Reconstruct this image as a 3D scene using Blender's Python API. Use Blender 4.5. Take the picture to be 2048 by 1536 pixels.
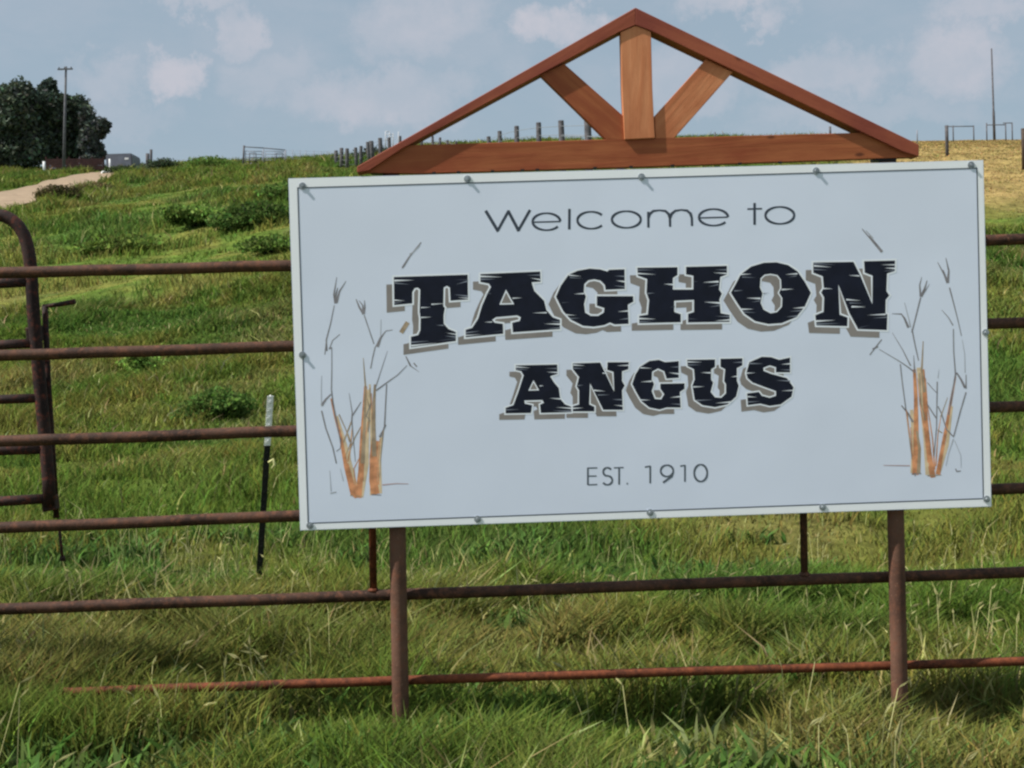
import bpy, bmesh, math, random
import numpy as np
from mathutils import Vector, Matrix, geometry
rad = math.radians
C = bpy.context.scene.collection
for o in list(bpy.data.objects): bpy.data.objects.remove(o)
random.seed(4)
RNG = np.random.default_rng(7)

# ---------------------------------------------------------------- camera
FPX, CX, CY = 3000.0, 1024.0, 768.0        # focal length in pixels of the 2048 px wide photograph
PITCH, ROLL = -0.02231843, -0.03053079
EYE = Vector((0, 0, 1.366))
FW = Vector((0, math.cos(PITCH), math.sin(PITCH)))
RT0 = Vector((1, 0, 0)); UP0 = Vector((0, -math.sin(PITCH), math.cos(PITCH)))
RT = math.cos(ROLL)*RT0 + math.sin(ROLL)*UP0
UP = -math.sin(ROLL)*RT0 + math.cos(ROLL)*UP0
cd = bpy.data.cameras.new('camera'); cam = bpy.data.objects.new('camera', cd); C.objects.link(cam)
cd.sensor_width = 36; cd.lens = 36*FPX/2048; cd.clip_end = 5000; cd.clip_start = 0.05
cam.matrix_world = Matrix(((RT.x, UP.x, -FW.x, EYE.x), (RT.y, UP.y, -FW.y, EYE.y), (RT.z, UP.z, -FW.z, EYE.z), (0, 0, 0, 1)))
bpy.context.scene.camera = cam

# ---------------------------------------------------------------- light
SUNV = Vector((-3.8, -1.0, 4.7)).normalized()          # towards the sun
SUN_EL = math.asin(SUNV.z)
sc = bpy.context.scene
sc.view_settings.view_transform = 'Standard'; sc.view_settings.look = 'None'
sc.view_settings.gamma = 1; sc.view_settings.use_curve_mapping = False
sc.view_settings.exposure = 0.3
sc.cycles.filter_width = 2.4
sd = bpy.data.lights.new('sun', 'SUN'); sd.energy = 5.0; sd.angle = rad(0.5); sd.color = (1.0, 0.968, 0.935)
so = bpy.data.objects.new('sun', sd); C.objects.link(so)
so.rotation_euler = (-SUNV).to_track_quat('-Z', 'Y').to_euler()
wd = bpy.data.worlds.new('World'); sc.world = wd; wd.use_nodes = True
wn = wd.node_tree; wn.nodes.clear()

class NT:
    """tiny node helper"""
    def __init__(s, tree): s.t = tree
    def n(s, kind, **kw):
        nd = s.t.nodes.new(kind)
        for k, v in kw.items(): setattr(nd, k, v)
        return nd
    def l(s, a, b): s.t.links.new(a, b)
    def m(s, op, a, b=None, c=None, clamp=False):
        nd = s.n('ShaderNodeMath', operation=op); nd.use_clamp = clamp
        for i, v in enumerate((a, b, c)):
            if v is None: continue
            if isinstance(v, (int, float)): nd.inputs[i].default_value = v
            else: s.l(v, nd.inputs[i])
        return nd.outputs[0]
    def mix(s, f, a, b):
        nd = s.n('ShaderNodeMix', data_type='RGBA')
        for i, v in ((0, f), (6, a), (7, b)):
            if isinstance(v, (int, float)): nd.inputs[i].default_value = v
            elif isinstance(v, tuple): nd.inputs[i].default_value = (*v, 1)
            else: s.l(v, nd.inputs[i])
        return nd.outputs[2]
    def noise(s, vec, scale, detail=4, rough=.55, dist=0):
        nd = s.n('ShaderNodeTexNoise'); nd.inputs['Scale'].default_value = scale
        nd.inputs['Detail'].default_value = detail; nd.inputs['Roughness'].default_value = rough
        nd.inputs['Distortion'].default_value = dist
        if vec is not None: s.l(vec, nd.inputs['Vector'])
        return nd.outputs[0]
    def mapr(s, v, a, b, c=0.0, d=1.0, smooth=True):
        nd = s.n('ShaderNodeMapRange', interpolation_type='SMOOTHSTEP' if smooth else 'LINEAR')
        s.l(v, nd.inputs[0])
        for i, x in enumerate((a, b, c, d)): nd.inputs[i+1].default_value = x
        return nd.outputs[0]

W = NT(wn)
sky = W.n('ShaderNodeTexSky', sky_type='NISHITA'); sky.sun_disc = False
sky.sun_elevation = SUN_EL; sky.sun_rotation = math.atan2(SUNV.x, SUNV.y)
sky.altitude = 300; sky.air_density = 1.0; sky.dust_density = 2.2; sky.ozone_density = 1.0
tc = W.n('ShaderNodeTexCoord')
sep = W.n('ShaderNodeSeparateXYZ'); W.l(tc.outputs['Generated'], sep.inputs[0])
wob = W.noise(tc.outputs['Generated'], 16, 7, .68)
wob2 = W.noise(tc.outputs['Generated'], 21, 7, .68)
# fair-weather cumulus puffs: (direction by photo pixel, half width, half height, density)
PUFFS = [(365, 150, 75, 55, .95), (490, 52, 50, 45, .55), (1130, 45, 95, 48, .9), (1470, 8, 130, 48, .75), (760, 195, 170, 60, .55),
         (1370, 175, 120, 75, .5), (1640, 150, 150, 60, .55), (1905, 120, 130, 85, .75), (830, 50, 160, 95, .6), (1960, 10, 130, 45, .6),
         (200, 160, 110, 55, .45), (560, 150, 90, 60, .3), (400, 0, 110, 26, .5), (1760, 230, 260, 40, .3), (950, 120, 130, 60, .2), (230, 240, 120, 50, .3)]
dens = None
dx = W.m('ADD', W.m('MULTIPLY', wob, .12), -.06); dz = W.m('ADD', W.m('MULTIPLY', wob2, .085), -.0425)
ysafe = W.m('MAXIMUM', sep.outputs[1], .02)
ax = W.m('ADD', W.m('DIVIDE', sep.outputs[0], ysafe), dx); az = W.m('ADD', W.m('DIVIDE', sep.outputs[2], ysafe), dz)
for (px, py, hx, hy, dn) in PUFFS:
    d = (RT*(px-CX)/FPX + UP*(CY-py)/FPX + FW)
    u = W.m('MULTIPLY', W.m('SUBTRACT', ax, d.x/d.y), FPX/(hx*.85)); v = W.m('MULTIPLY', W.m('SUBTRACT', az, d.z/d.y), FPX/(hy*.85))
    r2 = W.m('ADD', W.m('MULTIPLY', u, u), W.m('MULTIPLY', v, v))
    b = W.mapr(r2, 1.9, 0.0, 0.0, dn)
    dens = b if dens is None else W.m('MAXIMUM', dens, b)
front = W.mapr(sep.outputs[1], .1, .4)
dens = W.m('MULTIPLY', dens, front)
gen = W.n('ShaderNodeMapping'); gen.inputs['Scale'].default_value = (1, 1, 2.2); W.l(tc.outputs['Generated'], gen.inputs[0])
wide = W.mapr(W.noise(gen.outputs[0], 3.2, 6, .6), .5, .7, 0, .7)
wide = W.m('MULTIPLY', wide, W.m('SUBTRACT', 1.0, W.mapr(sep.outputs[1], .75, .9)))
thin = W.mapr(W.noise(gen.outputs[0], 11, 5, .6), .4, .75, 0, .22)
fine = W.mapr(W.noise(tc.outputs['Generated'], 45, 5, .6), .3, .7, .72, 1.12)
dens = W.m('MULTIPLY', W.m('MAXIMUM', dens, wide), fine)
dens = W.m('ADD', dens, thin, clamp=True)
SKYMUL = 0.071
skyc = W.n('ShaderNodeMix', data_type='RGBA', blend_type='MULTIPLY'); skyc.inputs[0].default_value = 1
W.l(sky.outputs[0], skyc.inputs[6]); skyc.inputs[7].default_value = (1.0, 1.0, 1.0, 1)
# a thin veil of high haze evens the clear sky out, then the puffs
veil = W.mix(.72, skyc.outputs[2], (4.45, 5.65, 6.7))
back = W.mapr(sep.outputs[1], .1, -.35)  # unseen clouds behind the camera, made brighter to add light on the sign
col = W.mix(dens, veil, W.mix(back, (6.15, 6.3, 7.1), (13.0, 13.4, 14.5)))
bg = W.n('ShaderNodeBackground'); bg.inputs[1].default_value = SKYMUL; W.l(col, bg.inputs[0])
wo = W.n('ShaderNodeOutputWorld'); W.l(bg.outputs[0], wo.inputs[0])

# ---------------------------------------------------------------- helpers
def ray(px, py): return RT*(px-CX)/FPX + UP*(CY-py)/FPX + FW
def at(px, py, Y):
    d = ray(px, py); return EYE + d*(Y/d.y)

def srgb(r, g, b):
    f = lambda c: (c/255/12.92) if c/255 <= .04045 else ((c/255+.055)/1.055)**2.4
    return (f(r), f(g), f(b))

def tag(o, label=None, cat=None, group=None, kind=None):
    if label: o['label'] = label
    if cat: o['category'] = cat
    if group: o['group'] = group
    if kind: o['kind'] = kind
    return o

def empty(name, loc, label, cat, group=None):
    o = bpy.data.objects.new(name, None); C.objects.link(o); o.location = loc; o.empty_display_size = .2
    return tag(o, label, cat, group)

def link(name, me, mats, parent=None, label=None, origin=None):
    for m in (mats if isinstance(mats, (list, tuple)) else [mats]): me.materials.append(m)
    o = bpy.data.objects.new(name, me); C.objects.link(o)
    if parent is not None:
        o.parent = parent
    if label: o['label'] = label
    return o

def wloc(p):
    v = Vector((0, 0, 0))
    while p is not None: v = v + p.location; p = p.parent
    return v

class MB:
    def __init__(s): s.v = []; s.f = []; s.mi = []; s.uv = {}; s.sm = []
    def add(s, vs, fs, mi=0, smooth=False, uvs=None):
        b = len(s.v); s.v += [Vector(v) for v in vs]
        for f in fs: s.f.append([b+i for i in f]); s.mi.append(mi); s.sm.append(smooth)
        if uvs:
            for i, u in enumerate(uvs): s.uv[b+i] = u
    def box(s, c, x, y, z, mi=0):
        c, x, y, z = map(Vector, (c, x, y, z))      # centre and half-axis vectors
        vs = [c+sx*x+sy*y+sz*z for sx in (-1, 1) for sy in (-1, 1) for sz in (-1, 1)]
        s.add(vs, [(0, 1, 3, 2), (4, 6, 7, 5), (0, 4, 5, 1), (2, 3, 7, 6), (0, 2, 6, 4), (1, 5, 7, 3)], mi)
    def bar(s, a, b, w, d, mi=0):
        a, b = Vector(a), Vector(b); t = (b-a).normalized()
        n = t.cross(Vector((0, 1, 0)))
        if n.length < .1: n = t.cross(Vector((1, 0, 0)))
        n.normalize(); k = t.cross(n)
        s.box((a+b)/2, (b-a)/2, n*w/2, k*d/2, mi)
    def tube(s, pts, r, n=10, mi=0, cap=True, wob=0.0):
        pts = [Vector(p) for p in pts]; N = len(pts)
        rr = r if isinstance(r, (list, tuple)) else [r]*N
        base = len(s.v); prev = None; vs = []
        for i, p in enumerate(pts):
            t = (pts[min(i+1, N-1)]-pts[max(i-1, 0)]).normalized()
            if prev is None:
                prev = t.cross(Vector((0, 0, 1)))
                if prev.length < .1: prev = t.cross(Vector((0, 1, 0)))
            a = (prev - t*prev.dot(t)).normalized(); prev = a; b = t.cross(a)
            for k in range(n):
                q = rr[i]*(1+random.uniform(-wob, wob))
                vs.append(p + (a*math.cos(2*math.pi*k/n)+b*math.sin(2*math.pi*k/n))*q)
        fs = [(i*n+k, i*n+(k+1) % n, (i+1)*n+(k+1) % n, (i+1)*n+k) for i in range(N-1) for k in range(n)]
        s.add(vs, fs, mi, True)
        if cap:
            s.f.append([base+k for k in range(n)][::-1]); s.mi.append(mi); s.sm.append(False)
            s.f.append([base+(N-1)*n+k for k in range(n)]); s.mi.append(mi); s.sm.append(False)
    def build(s, name, mats, parent=None, label=None, bevel=0):
        off = wloc(parent)
        me = bpy.data.meshes.new(name)
        me.from_pydata([v-off for v in s.v], [], s.f)
        me.polygons.foreach_set('material_index', s.mi)
        me.polygons.foreach_set('use_smooth', s.sm)
        if s.uv:
            ul = me.uv_layers.new(name='uv')
            for lp in me.loops: ul.data[lp.index].uv = s.uv.get(lp.vertex_index, (0, 0))
        me.update()
        o = link(name, me, mats, parent, label)
        if bevel:
            m = o.modifiers.new('bevel', 'BEVEL'); m.width = bevel; m.segments = 2; m.limit_method = 'ANGLE'
        return o

def sag(a, b, s=0.0, n=14, wig=0.0):
    a, b = Vector(a), Vector(b); out = []
    for i in range(n+1):
        t = i/n; p = a.lerp(b, t); p.z -= s*4*t*(1-t); p.z += random.uniform(-wig, wig); out.append(p)
    return out

# ---------------------------------------------------------------- materials
def mat(name):
    m = bpy.data.materials.new(name); m.use_nodes = True
    t = NT(m.node_tree); p = m.node_tree.nodes['Principled BSDF']
    return m, t, p

def m_plain(name, col, rough=.6, var=.25, scale=8, metal=0, bump=0.0, spec=.3):
    m, t, p = mat(name); g = t.n('ShaderNodeNewGeometry')
    f = t.noise(g.outputs['Position'], scale, 5)
    lo = tuple(c*(1-var) for c in col); hi = tuple(min(1, c*(1+var)) for c in col)
    t.l(t.mix(t.mapr(f, .3, .7), lo, hi), p.inputs['Base Color'])
    p.inputs['Roughness'].default_value = rough; p.inputs['Metallic'].default_value = metal
    p.inputs['Specular IOR Level'].default_value = spec
    if bump:
        b = t.n('ShaderNodeBump'); b.inputs['Strength'].default_value = bump; b.inputs['Distance'].default_value = .003
        t.l(t.noise(g.outputs['Position'], scale*8, 4), b.inputs['Height']); t.l(b.outputs[0], p.inputs['Normal'])
    return m

def m_rust(name, dark, mid, red, amt=.5):
    m, t, p = mat(name); g = t.n('ShaderNodeNewGeometry')
    f1 = t.mapr(t.noise(g.outputs['Position'], 5, 6, .65), .35, .65)
    f2 = t.mapr(t.noise(g.outputs['Position'], 38, 5, .7), 1-amt-.12, 1-amt+.16)
    c = t.mix(f1, dark, mid); c = t.mix(f2, c, red)
    f3 = t.mapr(t.noise(g.outputs['Position'], 160, 2, .5), .66, .72, 0, .5)
    c = t.mix(f3, c, tuple(min(1, x*2.2+.03) for x in mid))
    t.l(c, p.inputs['Base Color']); p.inputs['Roughness'].default_value = .68
    p.inputs['Specular IOR Level'].default_value = .16
    b = t.n('ShaderNodeBump'); b.inputs['Strength'].default_value = .5; b.inputs['Distance'].default_value = .002
    t.l(t.noise(g.outputs['Position'], 120, 4), b.inputs['Height']); t.l(b.outputs[0], p.inputs['Normal'])
    return m

def m_wood(name, light, dark, red):
    m, t, p = mat(name); uv = t.n('ShaderNodeUVMap')
    mp = t.n('ShaderNodeMapping'); mp.inputs['Scale'].default_value = (2.2, 34, 1); t.l(uv.outputs[0], mp.inputs[0])
    oi = t.n('ShaderNodeObjectInfo')
    ad = t.n('ShaderNodeVectorMath', operation='ADD'); t.l(mp.outputs[0], ad.inputs[0])
    cm = t.n('ShaderNodeCombineXYZ'); t.l(t.m('MULTIPLY', oi.outputs['Random'], 37.0), cm.inputs[0]); t.l(t.m('MULTIPLY', oi.outputs['Random'], 91.0), cm.inputs[2])
    t.l(cm.outputs[0], ad.inputs[1])
    grain = t.mapr(t.noise(ad.outputs[0], 1.0, 8, .65, .6), .3, .72)
    mp2 = t.n('ShaderNodeMapping'); mp2.inputs['Scale'].default_value = (3, 7, 1); t.l(uv.outputs[0], mp2.inputs[0])
    ad2 = t.n('ShaderNodeVectorMath', operation='ADD'); t.l(mp2.outputs[0], ad2.inputs[0]); t.l(cm.outputs[0], ad2.inputs[1])
    blot = t.mapr(t.noise(ad2.outputs[0], 1.0, 4, .6), .35, .7)
    vo = t.n('ShaderNodeTexVoronoi'); vo.inputs['Scale'].default_value = 1.6; t.l(ad2.outputs[0], vo.inputs['Vector'])
    knot = t.mapr(vo.outputs['Distance'], .12, .04)
    c = t.mix(grain, light, dark); c = t.mix(t.m('MULTIPLY', blot, .95), c, red); c = t.mix(t.m('MULTIPLY', knot, .8), c, tuple(x*.25 for x in red))
    t.l(c, p.inputs['Base Color']); p.inputs['Roughness'].default_value = .6; p.inputs['Specular IOR Level'].default_value = .3
    b = t.n('ShaderNodeBump'); b.inputs['Strength'].default_value = .35; b.inputs['Distance'].default_value = .0015
    t.l(grain, b.inputs['Height']); t.l(b.outputs[0], p.inputs['Normal'])
    return m

def m_vcol(name, trans=.25, rough=.7, spec=.15, up=0):
    m, t, p = mat(name); a = t.n('ShaderNodeAttribute'); a.attribute_name = 'col'
    t.l(a.outputs['Color'], p.inputs['Base Color']); p.inputs['Roughness'].default_value = rough
    p.inputs['Specular IOR Level'].default_value = spec
    if up:
        g = t.n('ShaderNodeNewGeometry'); vm = t.n('ShaderNodeVectorMath', operation='SCALE'); t.l(g.outputs['Normal'], vm.inputs[0]); vm.inputs['Scale'].default_value = 1-up
        va = t.n('ShaderNodeVectorMath', operation='ADD'); t.l(vm.outputs[0], va.inputs[0]); va.inputs[1].default_value = (0, 0, up)
        vn = t.n('ShaderNodeVectorMath', operation='NORMALIZE'); t.l(va.outputs[0], vn.inputs[0]); t.l(vn.outputs[0], p.inputs['Normal'])
    if trans:
        tr = t.n('ShaderNodeBsdfTranslucent'); t.l(a.outputs['Color'], tr.inputs[0])
        mx = t.n('ShaderNodeMixShader'); mx.inputs[0].default_value = trans
        t.l(p.outputs[0], mx.inputs[1]); t.l(tr.outputs[0], mx.inputs[2])
        t.l(mx.outputs[0], t.t.nodes['Material Output'].inputs[0])
    return m

M = {}
M['rust'] = m_rust('rusty_pipe', (.035, .019, .013), (.085, .043, .028), (.14, .058, .032), .45)
M['redrust'] = m_rust('red_rusty_pipe', (.05, .018, .010), (.13, .038, .017), (.20, .058, .024), .5)
M['postrust'] = m_rust('post_pipe', (.085, .043, .029), (.145, .076, .05), (.17, .07, .04), .42)
M['gaterust'] = m_rust('gate_pipe', (.02, .012, .011), (.045, .026, .022), (.16, .042, .024), .40)
M['wood'] = m_wood('stained_redwood', (.40, .125, .042), (.29, .075, .024), (.25, .05, .016))
M['wood_light'] = m_wood('light_redwood', (.70, .29, .13), (.56, .19, .075), (.46, .14, .052))
M['wood_red'] = m_wood('red_redwood', (.37, .10, .046), (.28, .066, .03), (.23, .048, .028))
M['panel'] = m_plain('white_aluminium', (.75, .80, .915), .42, .02, 1.6, spec=.3)
M['edge'] = m_plain('white_edge_trim', (.93, .94, .95), .45, .03, 3)
M['line'] = m_plain('dark_border_paint', (.035, .045, .075), .5, .1)
M['navy'] = m_plain('navy_black_paint', (.009, .011, .023), .45, .2, 20, spec=.2)
M['taupe'] = m_plain('taupe_paint', (.275, .245, .225), .5, .08, 12)
M['white'] = m_plain('white_paint', (.88, .91, .95), .5, .02)
M['streak'] = m_plain('grey_streak_paint', (.26, .285, .34), .5, .1)
M['streak2'] = m_plain('faint_streak_paint', (.09, .10, .13), .5, .1)
M['text'] = m_plain('slate_paint', (.05, .062, .085), .5, .1)
M['text2'] = m_plain('grey_slate_paint', (.10, .12, .145), .5, .1)
M['gstem'] = m_plain('grass_art_orange', (.66, .29, .14), .5, .35, 30)
M['gtan'] = m_plain('grass_art_tan', (.40, .30, .20), .5, .25, 30)
M['gpale'] = m_plain('grass_art_cream', (.74, .57, .36), .5, .15, 30)
M['ggrey'] = m_plain('grass_art_grey', (.25, .235, .245), .5, .2, 30)
M['gfaint'] = m_plain('grass_art_faint', (.44, .45, .48), .5, .1, 30)
M['gred'] = m_plain('grass_art_red', (.50, .30, .28), .5, .1, 30)
M['metal'] = m_plain('zinc_metal', (.30, .33, .35), .45, .2, 40, metal=.4)
M['black'] = m_plain('black_metal', (.012, .012, .012), .5, .2, 40)
M['tpost'] = m_rust('dark_steel_post', (.014, .015, .013), (.025, .024, .02), (.05, .03, .02), .3)
M['tpw'] = m_plain('white_post_tip', (.92, .92, .86), .5, .05, 30)
M['yellow'] = m_plain('pale_yellow_plastic', (.6, .58, .25), .5, .15, 30)
M['oldwood'] = m_plain('weathered_wood', (.085, .08, .082), .9, .35, 9, bump=.4)
M['wire'] = m_plain('galvanised_wire', (.28, .29, .30), .5, .2, 10, metal=.3)
M['farpipe'] = m_plain('dull_pipe', (.09, .085, .09), .7, .3, 6)
M['greypipe'] = m_plain('pale_grey_pipe', (.22, .23, .26), .6, .2, 6)
M['brownpipe'] = m_plain('brown_pipe', (.06, .04, .028), .7, .3, 6)
M['whitepipe'] = m_plain('white_pipe', (.75, .75, .73), .6, .08, 6)
M['greybox'] = m_plain('grey_sheet_metal', (.13, .14, .17), .5, .15, 2)
M['darkgrey'] = m_plain('dark_grey_metal', (.05, .05, .06), .5, .15, 2)
M['polewood'] = m_plain('grey_pole_wood', (.11, .11, .115), .85, .2, 4)
M['redboard'] = m_plain('dark_red_board', (.04, .014, .012), .8, .3, 5)
M['bark'] = m_plain('bark', (.06, .045, .035), .9, .3, 12, bump=.5)
M['leaf'] = m_vcol('tree_leaves', .15, .85, .05)
M['weedleaf'] = m_vcol('weed_leaves', .35, .85, .04, .5)
M['blade'] = m_vcol('grass_blades', .38, .85, .04, .55)

# ---------------------------------------------------------------- terrain
DS = [5.3, 8, 10.4, 15, 20, 28, 40, 50, 60, 70, 85, 100, 115, 130, 145]
TT = {   # photo x of a column: photo y of the ground at each distance of DS
 -700: [1480, 1270, 1165, 985, 870, 740, 600, 520, 462, 428, 395, 372, 358, 350, 348],
    0: [1480, 1270, 1165, 975, 850, 715, 570, 500, 452, 423, 392, 370, 356, 346, 343],
  250: [1480, 1270, 1165, 970, 840, 700, 550, 480, 432, 406, 380, 362, 350, 342, 341],
  500: [1480, 1270, 1165, 960, 825, 670, 515, 445, 403, 378, 355, 342, 335, 331, 334],
  690: [1480, 1270, 1165, 955, 810, 640, 480, 415, 375, 352, 336, 327, 324, 326, 332],
  860: [1480, 1270, 1165, 950, 800, 610, 445, 385, 352, 334, 318, 309, 303, 300, 305],
 1100: [1480, 1270, 1165, 945, 780, 565, 385, 348, 333, 322, 309, 300, 293, 289, 292],
 1500: [1480, 1270, 1165, 930, 745, 545, 385, 345, 325, 313, 300, 293, 288, 284, 287],
 1850: [1480, 1270, 1165, 915, 725, 550, 420, 365, 332, 312, 297, 290, 286, 283, 286],
 2048: [1480, 1270, 1160, 910, 715, 545, 420, 368, 333, 312, 297, 289, 284, 280, 283],
 2700: [1480, 1270, 1150, 900, 700, 535, 415, 365, 330, 308, 290, 280, 272, 268, 270]}
def pchip(x, y, xi):
    x = np.asarray(x, float); y = np.asarray(y, float); h = np.diff(x); dl = np.diff(y)/h; m = np.zeros_like(y)
    for i in range(1, len(x)-1):
        if dl[i-1]*dl[i] > 0: m[i] = 2*dl[i-1]*dl[i]/(dl[i-1]+dl[i])
    m[0] = dl[0]; m[-1] = dl[-1]
    k = np.clip(np.searchsorted(x, xi)-1, 0, len(h)-1); t = np.clip((xi-x[k])/h[k], 0, 1)
    return (2*t**3-3*t**2+1)*y[k]+(t**3-2*t**2+t)*h[k]*m[k]+(-2*t**3+3*t**2)*y[k+1]+(t**3-t**2)*h[k]*m[k+1]
LD = np.linspace(math.log(5.3), math.log(145), 500)
cols = sorted(TT); colaz = [ray(c, 500).x/ray(c, 500).y for c in cols]
zt = []
for c in cols:
    es = [at(c, y, d).z for y, d in zip(TT[c], DS)]
    zt.append(pchip(np.log(DS), es, LD))
zt = np.array(zt)                                   # columns x distances
AZ = np.linspace(colaz[0], colaz[-1], 300)
ZT = np.array([pchip(colaz, zt[:, j], AZ) for j in range(len(LD))]).T   # 300 x 500

# value noise in numpy
_perm = RNG.random((256, 256))
def vnoise(x, y):
    xi = np.floor(x).astype(int); yi = np.floor(y).astype(int); fx = x-xi; fy = y-yi
    fx = fx*fx*(3-2*fx); fy = fy*fy*(3-2*fy)
    g = lambda a, b: _perm[a % 256, b % 256]
    return (g(xi, yi)*(1-fx)+g(xi+1, yi)*fx)*(1-fy)+(g(xi, yi+1)*(1-fx)+g(xi+1, yi+1)*fx)*fy
def fbm(x, y, o=4):
    s = 0; a = .5; n = 0
    for k in range(o): s = s+a*vnoise(x*2**k+17.3*k, y*2**k+9.1*k); n += a; a *= .5
    return s/n
def H(X, Y):
    X = np.asarray(X, float); Y = np.asarray(Y, float)
    Yc = np.clip(Y, 5.3, 145); a = np.clip(X/Yc, AZ[0], AZ[-1])
    ia = (a-AZ[0])/(AZ[-1]-AZ[0])*(len(AZ)-1); jd = (np.log(Yc)-LD[0])/(LD[-1]-LD[0])*(len(LD)-1)
    i0 = np.clip(ia.astype(int), 0, len(AZ)-2); j0 = np.clip(jd.astype(int), 0, len(LD)-2); fi = ia-i0; fj = jd-j0
    z = (ZT[i0, j0]*(1-fi)+ZT[i0+1, j0]*fi)*(1-fj)+(ZT[i0, j0+1]*(1-fi)+ZT[i0+1, j0+1]*fi)*fj
    z = z - .035*np.clip(Y-145, 0, 500)             # falls away behind the ridge
    b = (fbm(X*.35, Y*.35, 3)-.5)*np.clip((Y-7)/20, 0, 1)*.5*np.clip((130-Y)/60, .25, 1)
    near = (fbm(X*1.3+5, Y*1.3, 3)-.5)*.07
    return z+b+near
def h1(x, y): return float(H(np.array([x]), np.array([y]))[0])
def ground_at(px, py, d0=6, d1=150):
    """walks the line of sight of a photo pixel to the hillside"""
    ds = np.linspace(d0, d1, 1500); d = ray(px, py)
    X = d.x/d.y*ds; Z = EYE.z + d.z/d.y*ds; g = H(X, ds)
    k = np.argmax(Z < g)
    if not (Z < g).any(): k = int(np.argmin(Z-g))
    return Vector((X[k], ds[k], g[k]))
def onground(px, Y):
    d = ray(px, 400); x = d.x/d.y*Y; return Vector((x, Y, h1(x, Y)))

def sstep(a, b, x): t = np.clip((x-a)/(b-a), 0, 1); return t*t*(3-2*t)
def vegcol(X, Y, fine=True):
    """base colour of the vegetation at a place: species patches, dry patches"""
    n1 = fbm(X*.22+3, Y*.16+8, 4); n2 = fbm(X*.9+31, Y*.6+2, 4); n3 = fbm(X*2.6+7, Y*2.2+40, 3)
    green = np.array([.114, .172, .028]); lush = np.array([.072, .138, .026]); olive = np.array([.180, .186, .040]); tan = np.array([.25, .205, .075]); brown = np.array([.13, .10, .032])
    w = sstep(.40, .60, n2)[:, None]; c = green*(1-w)+olive*w
    w = (sstep(.52, .66, n1)*.8)[:, None]; c = c*(1-w)+lush*w
    w = (sstep(.55, .72, n3)*.5)[:, None]; c = c*(1-w)+lush*w
    w = (sstep(.58, .74, fbm(X*.5+70, Y*.4+11, 4))*.38)[:, None]; c = c*(1-w)+tan*w
    a = X/np.maximum(Y, 1)
    # ripened crop on the right-hand rise
    dry = sstep(.20, .25, a+ (n2-.5)*.02)*sstep(37, 45, Y+(n1-.5)*8)
    gold = np.array([.375, .265, .10]); w = (dry*(.86+.14*sstep(.3, .6, n2)))[:, None]; c = c*(1-w)+gold*w
    # thin brownish growth at the left foot of the fence
    w = (sstep(.15, -.65, X)*0 + sstep(-.2, -1.0, X)*sstep(5.0, 5.6, Y)*sstep(8.6, 6.6, Y)*.5)[:, None]; c = c*(1-w)+(brown*.8+olive*.3)*w
    return c

# ground sheet: fine near, coarse far
ys = np.concatenate([np.linspace(-40, 0, 9)[:-1], np.linspace(0, 4, 9)[:-1], np.linspace(4, 16, 97)[:-1], np.linspace(16, 60, 111)[:-1], np.linspace(60, 150, 121)[:-1], np.linspace(150, 420, 28)])
sx = np.concatenate([np.linspace(-1, -.42, 40)[:-1], np.linspace(-.42, .42, 281), np.linspace(.42, 1, 40)[1:]])
gx = []; gy = []
for y in ys:
    half = 12+max(y, 0)*1.05
    gx.append(sx*half); gy.append(np.full(len(sx), y))
gx = np.array(gx); gy = np.array(gy); gz = H(gx.ravel(), gy.ravel())
nx = len(sx); ny = len(ys)
def grid_mesh(name, X, Y, Z, nx, ny):
    me = bpy.data.meshes.new(name); n = nx*ny; me.vertices.add(n)
    co = np.stack([X.ravel(), Y.ravel(), Z.ravel()], 1).astype(np.float32); me.vertices.foreach_set('co', co.ravel())
    j, i = np.meshgrid(np.arange(ny-1), np.arange(nx-1), indexing='ij'); a = (j*nx+i).ravel()
    q = np.stack([a, a+1, a+nx+1, a+nx], 1).astype(np.int32); k = len(q)
    me.loops.add(4*k); me.loops.foreach_set('vertex_index', q.ravel()); me.polygons.add(k)
    me.polygons.foreach_set('loop_start', np.arange(0, 4*k, 4, dtype=np.int32))
    me.polygons.foreach_set('use_smooth', np.ones(k, bool))
    me.update(calc_edges=True); me.validate(); return me
def setcol(me, c):
    at_ = me.attributes.new('col', 'FLOAT_COLOR', 'POINT')
    at_.data.foreach_set('color', np.concatenate([c, np.ones((len(c), 1))], 1).astype(np.float32).ravel())
gm, t, p = mat('field_ground')
a = t.n('ShaderNodeAttribute'); a.attribute_name = 'col'; g = t.n('ShaderNodeNewGeometry')
f = t.noise(g.outputs['Position'], 3.5, 8, .7); f2 = t.noise(g.outputs['Position'], .9, 6, .65)
c = t.n('ShaderNodeMix', data_type='RGBA', blend_type='MULTIPLY'); c.inputs[0].default_value = 1
t.l(a.outputs['Color'], c.inputs[6])
k = t.m('MULTIPLY', t.mapr(f, .3, .7, .55, 1.25), t.mapr(f2, .3, .7, .75, 1.2))
cc = t.n('ShaderNodeCombineColor'); [t.l(k, cc.inputs[i]) for i in range(3)]; t.l(cc.outputs[0], c.inputs[7])
t.l(c.outputs[2], p.inputs['Base Color']); p.inputs['Roughness'].default_value = .95; p.inputs['Specular IOR Level'].default_value = .05
b = t.n('ShaderNodeBump'); b.inputs['Strength'].default_value = .8; b.inputs['Distance'].default_value = .12
t.l(f, b.inputs['Height']); t.l(b.outputs[0], p.inputs['Normal'])
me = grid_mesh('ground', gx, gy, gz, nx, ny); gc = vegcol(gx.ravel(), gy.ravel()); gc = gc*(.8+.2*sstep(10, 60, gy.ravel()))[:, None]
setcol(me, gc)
go = link('ground', me, gm); tag(go, 'rising pasture hillside under the grass', 'ground', kind='structure')

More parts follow.
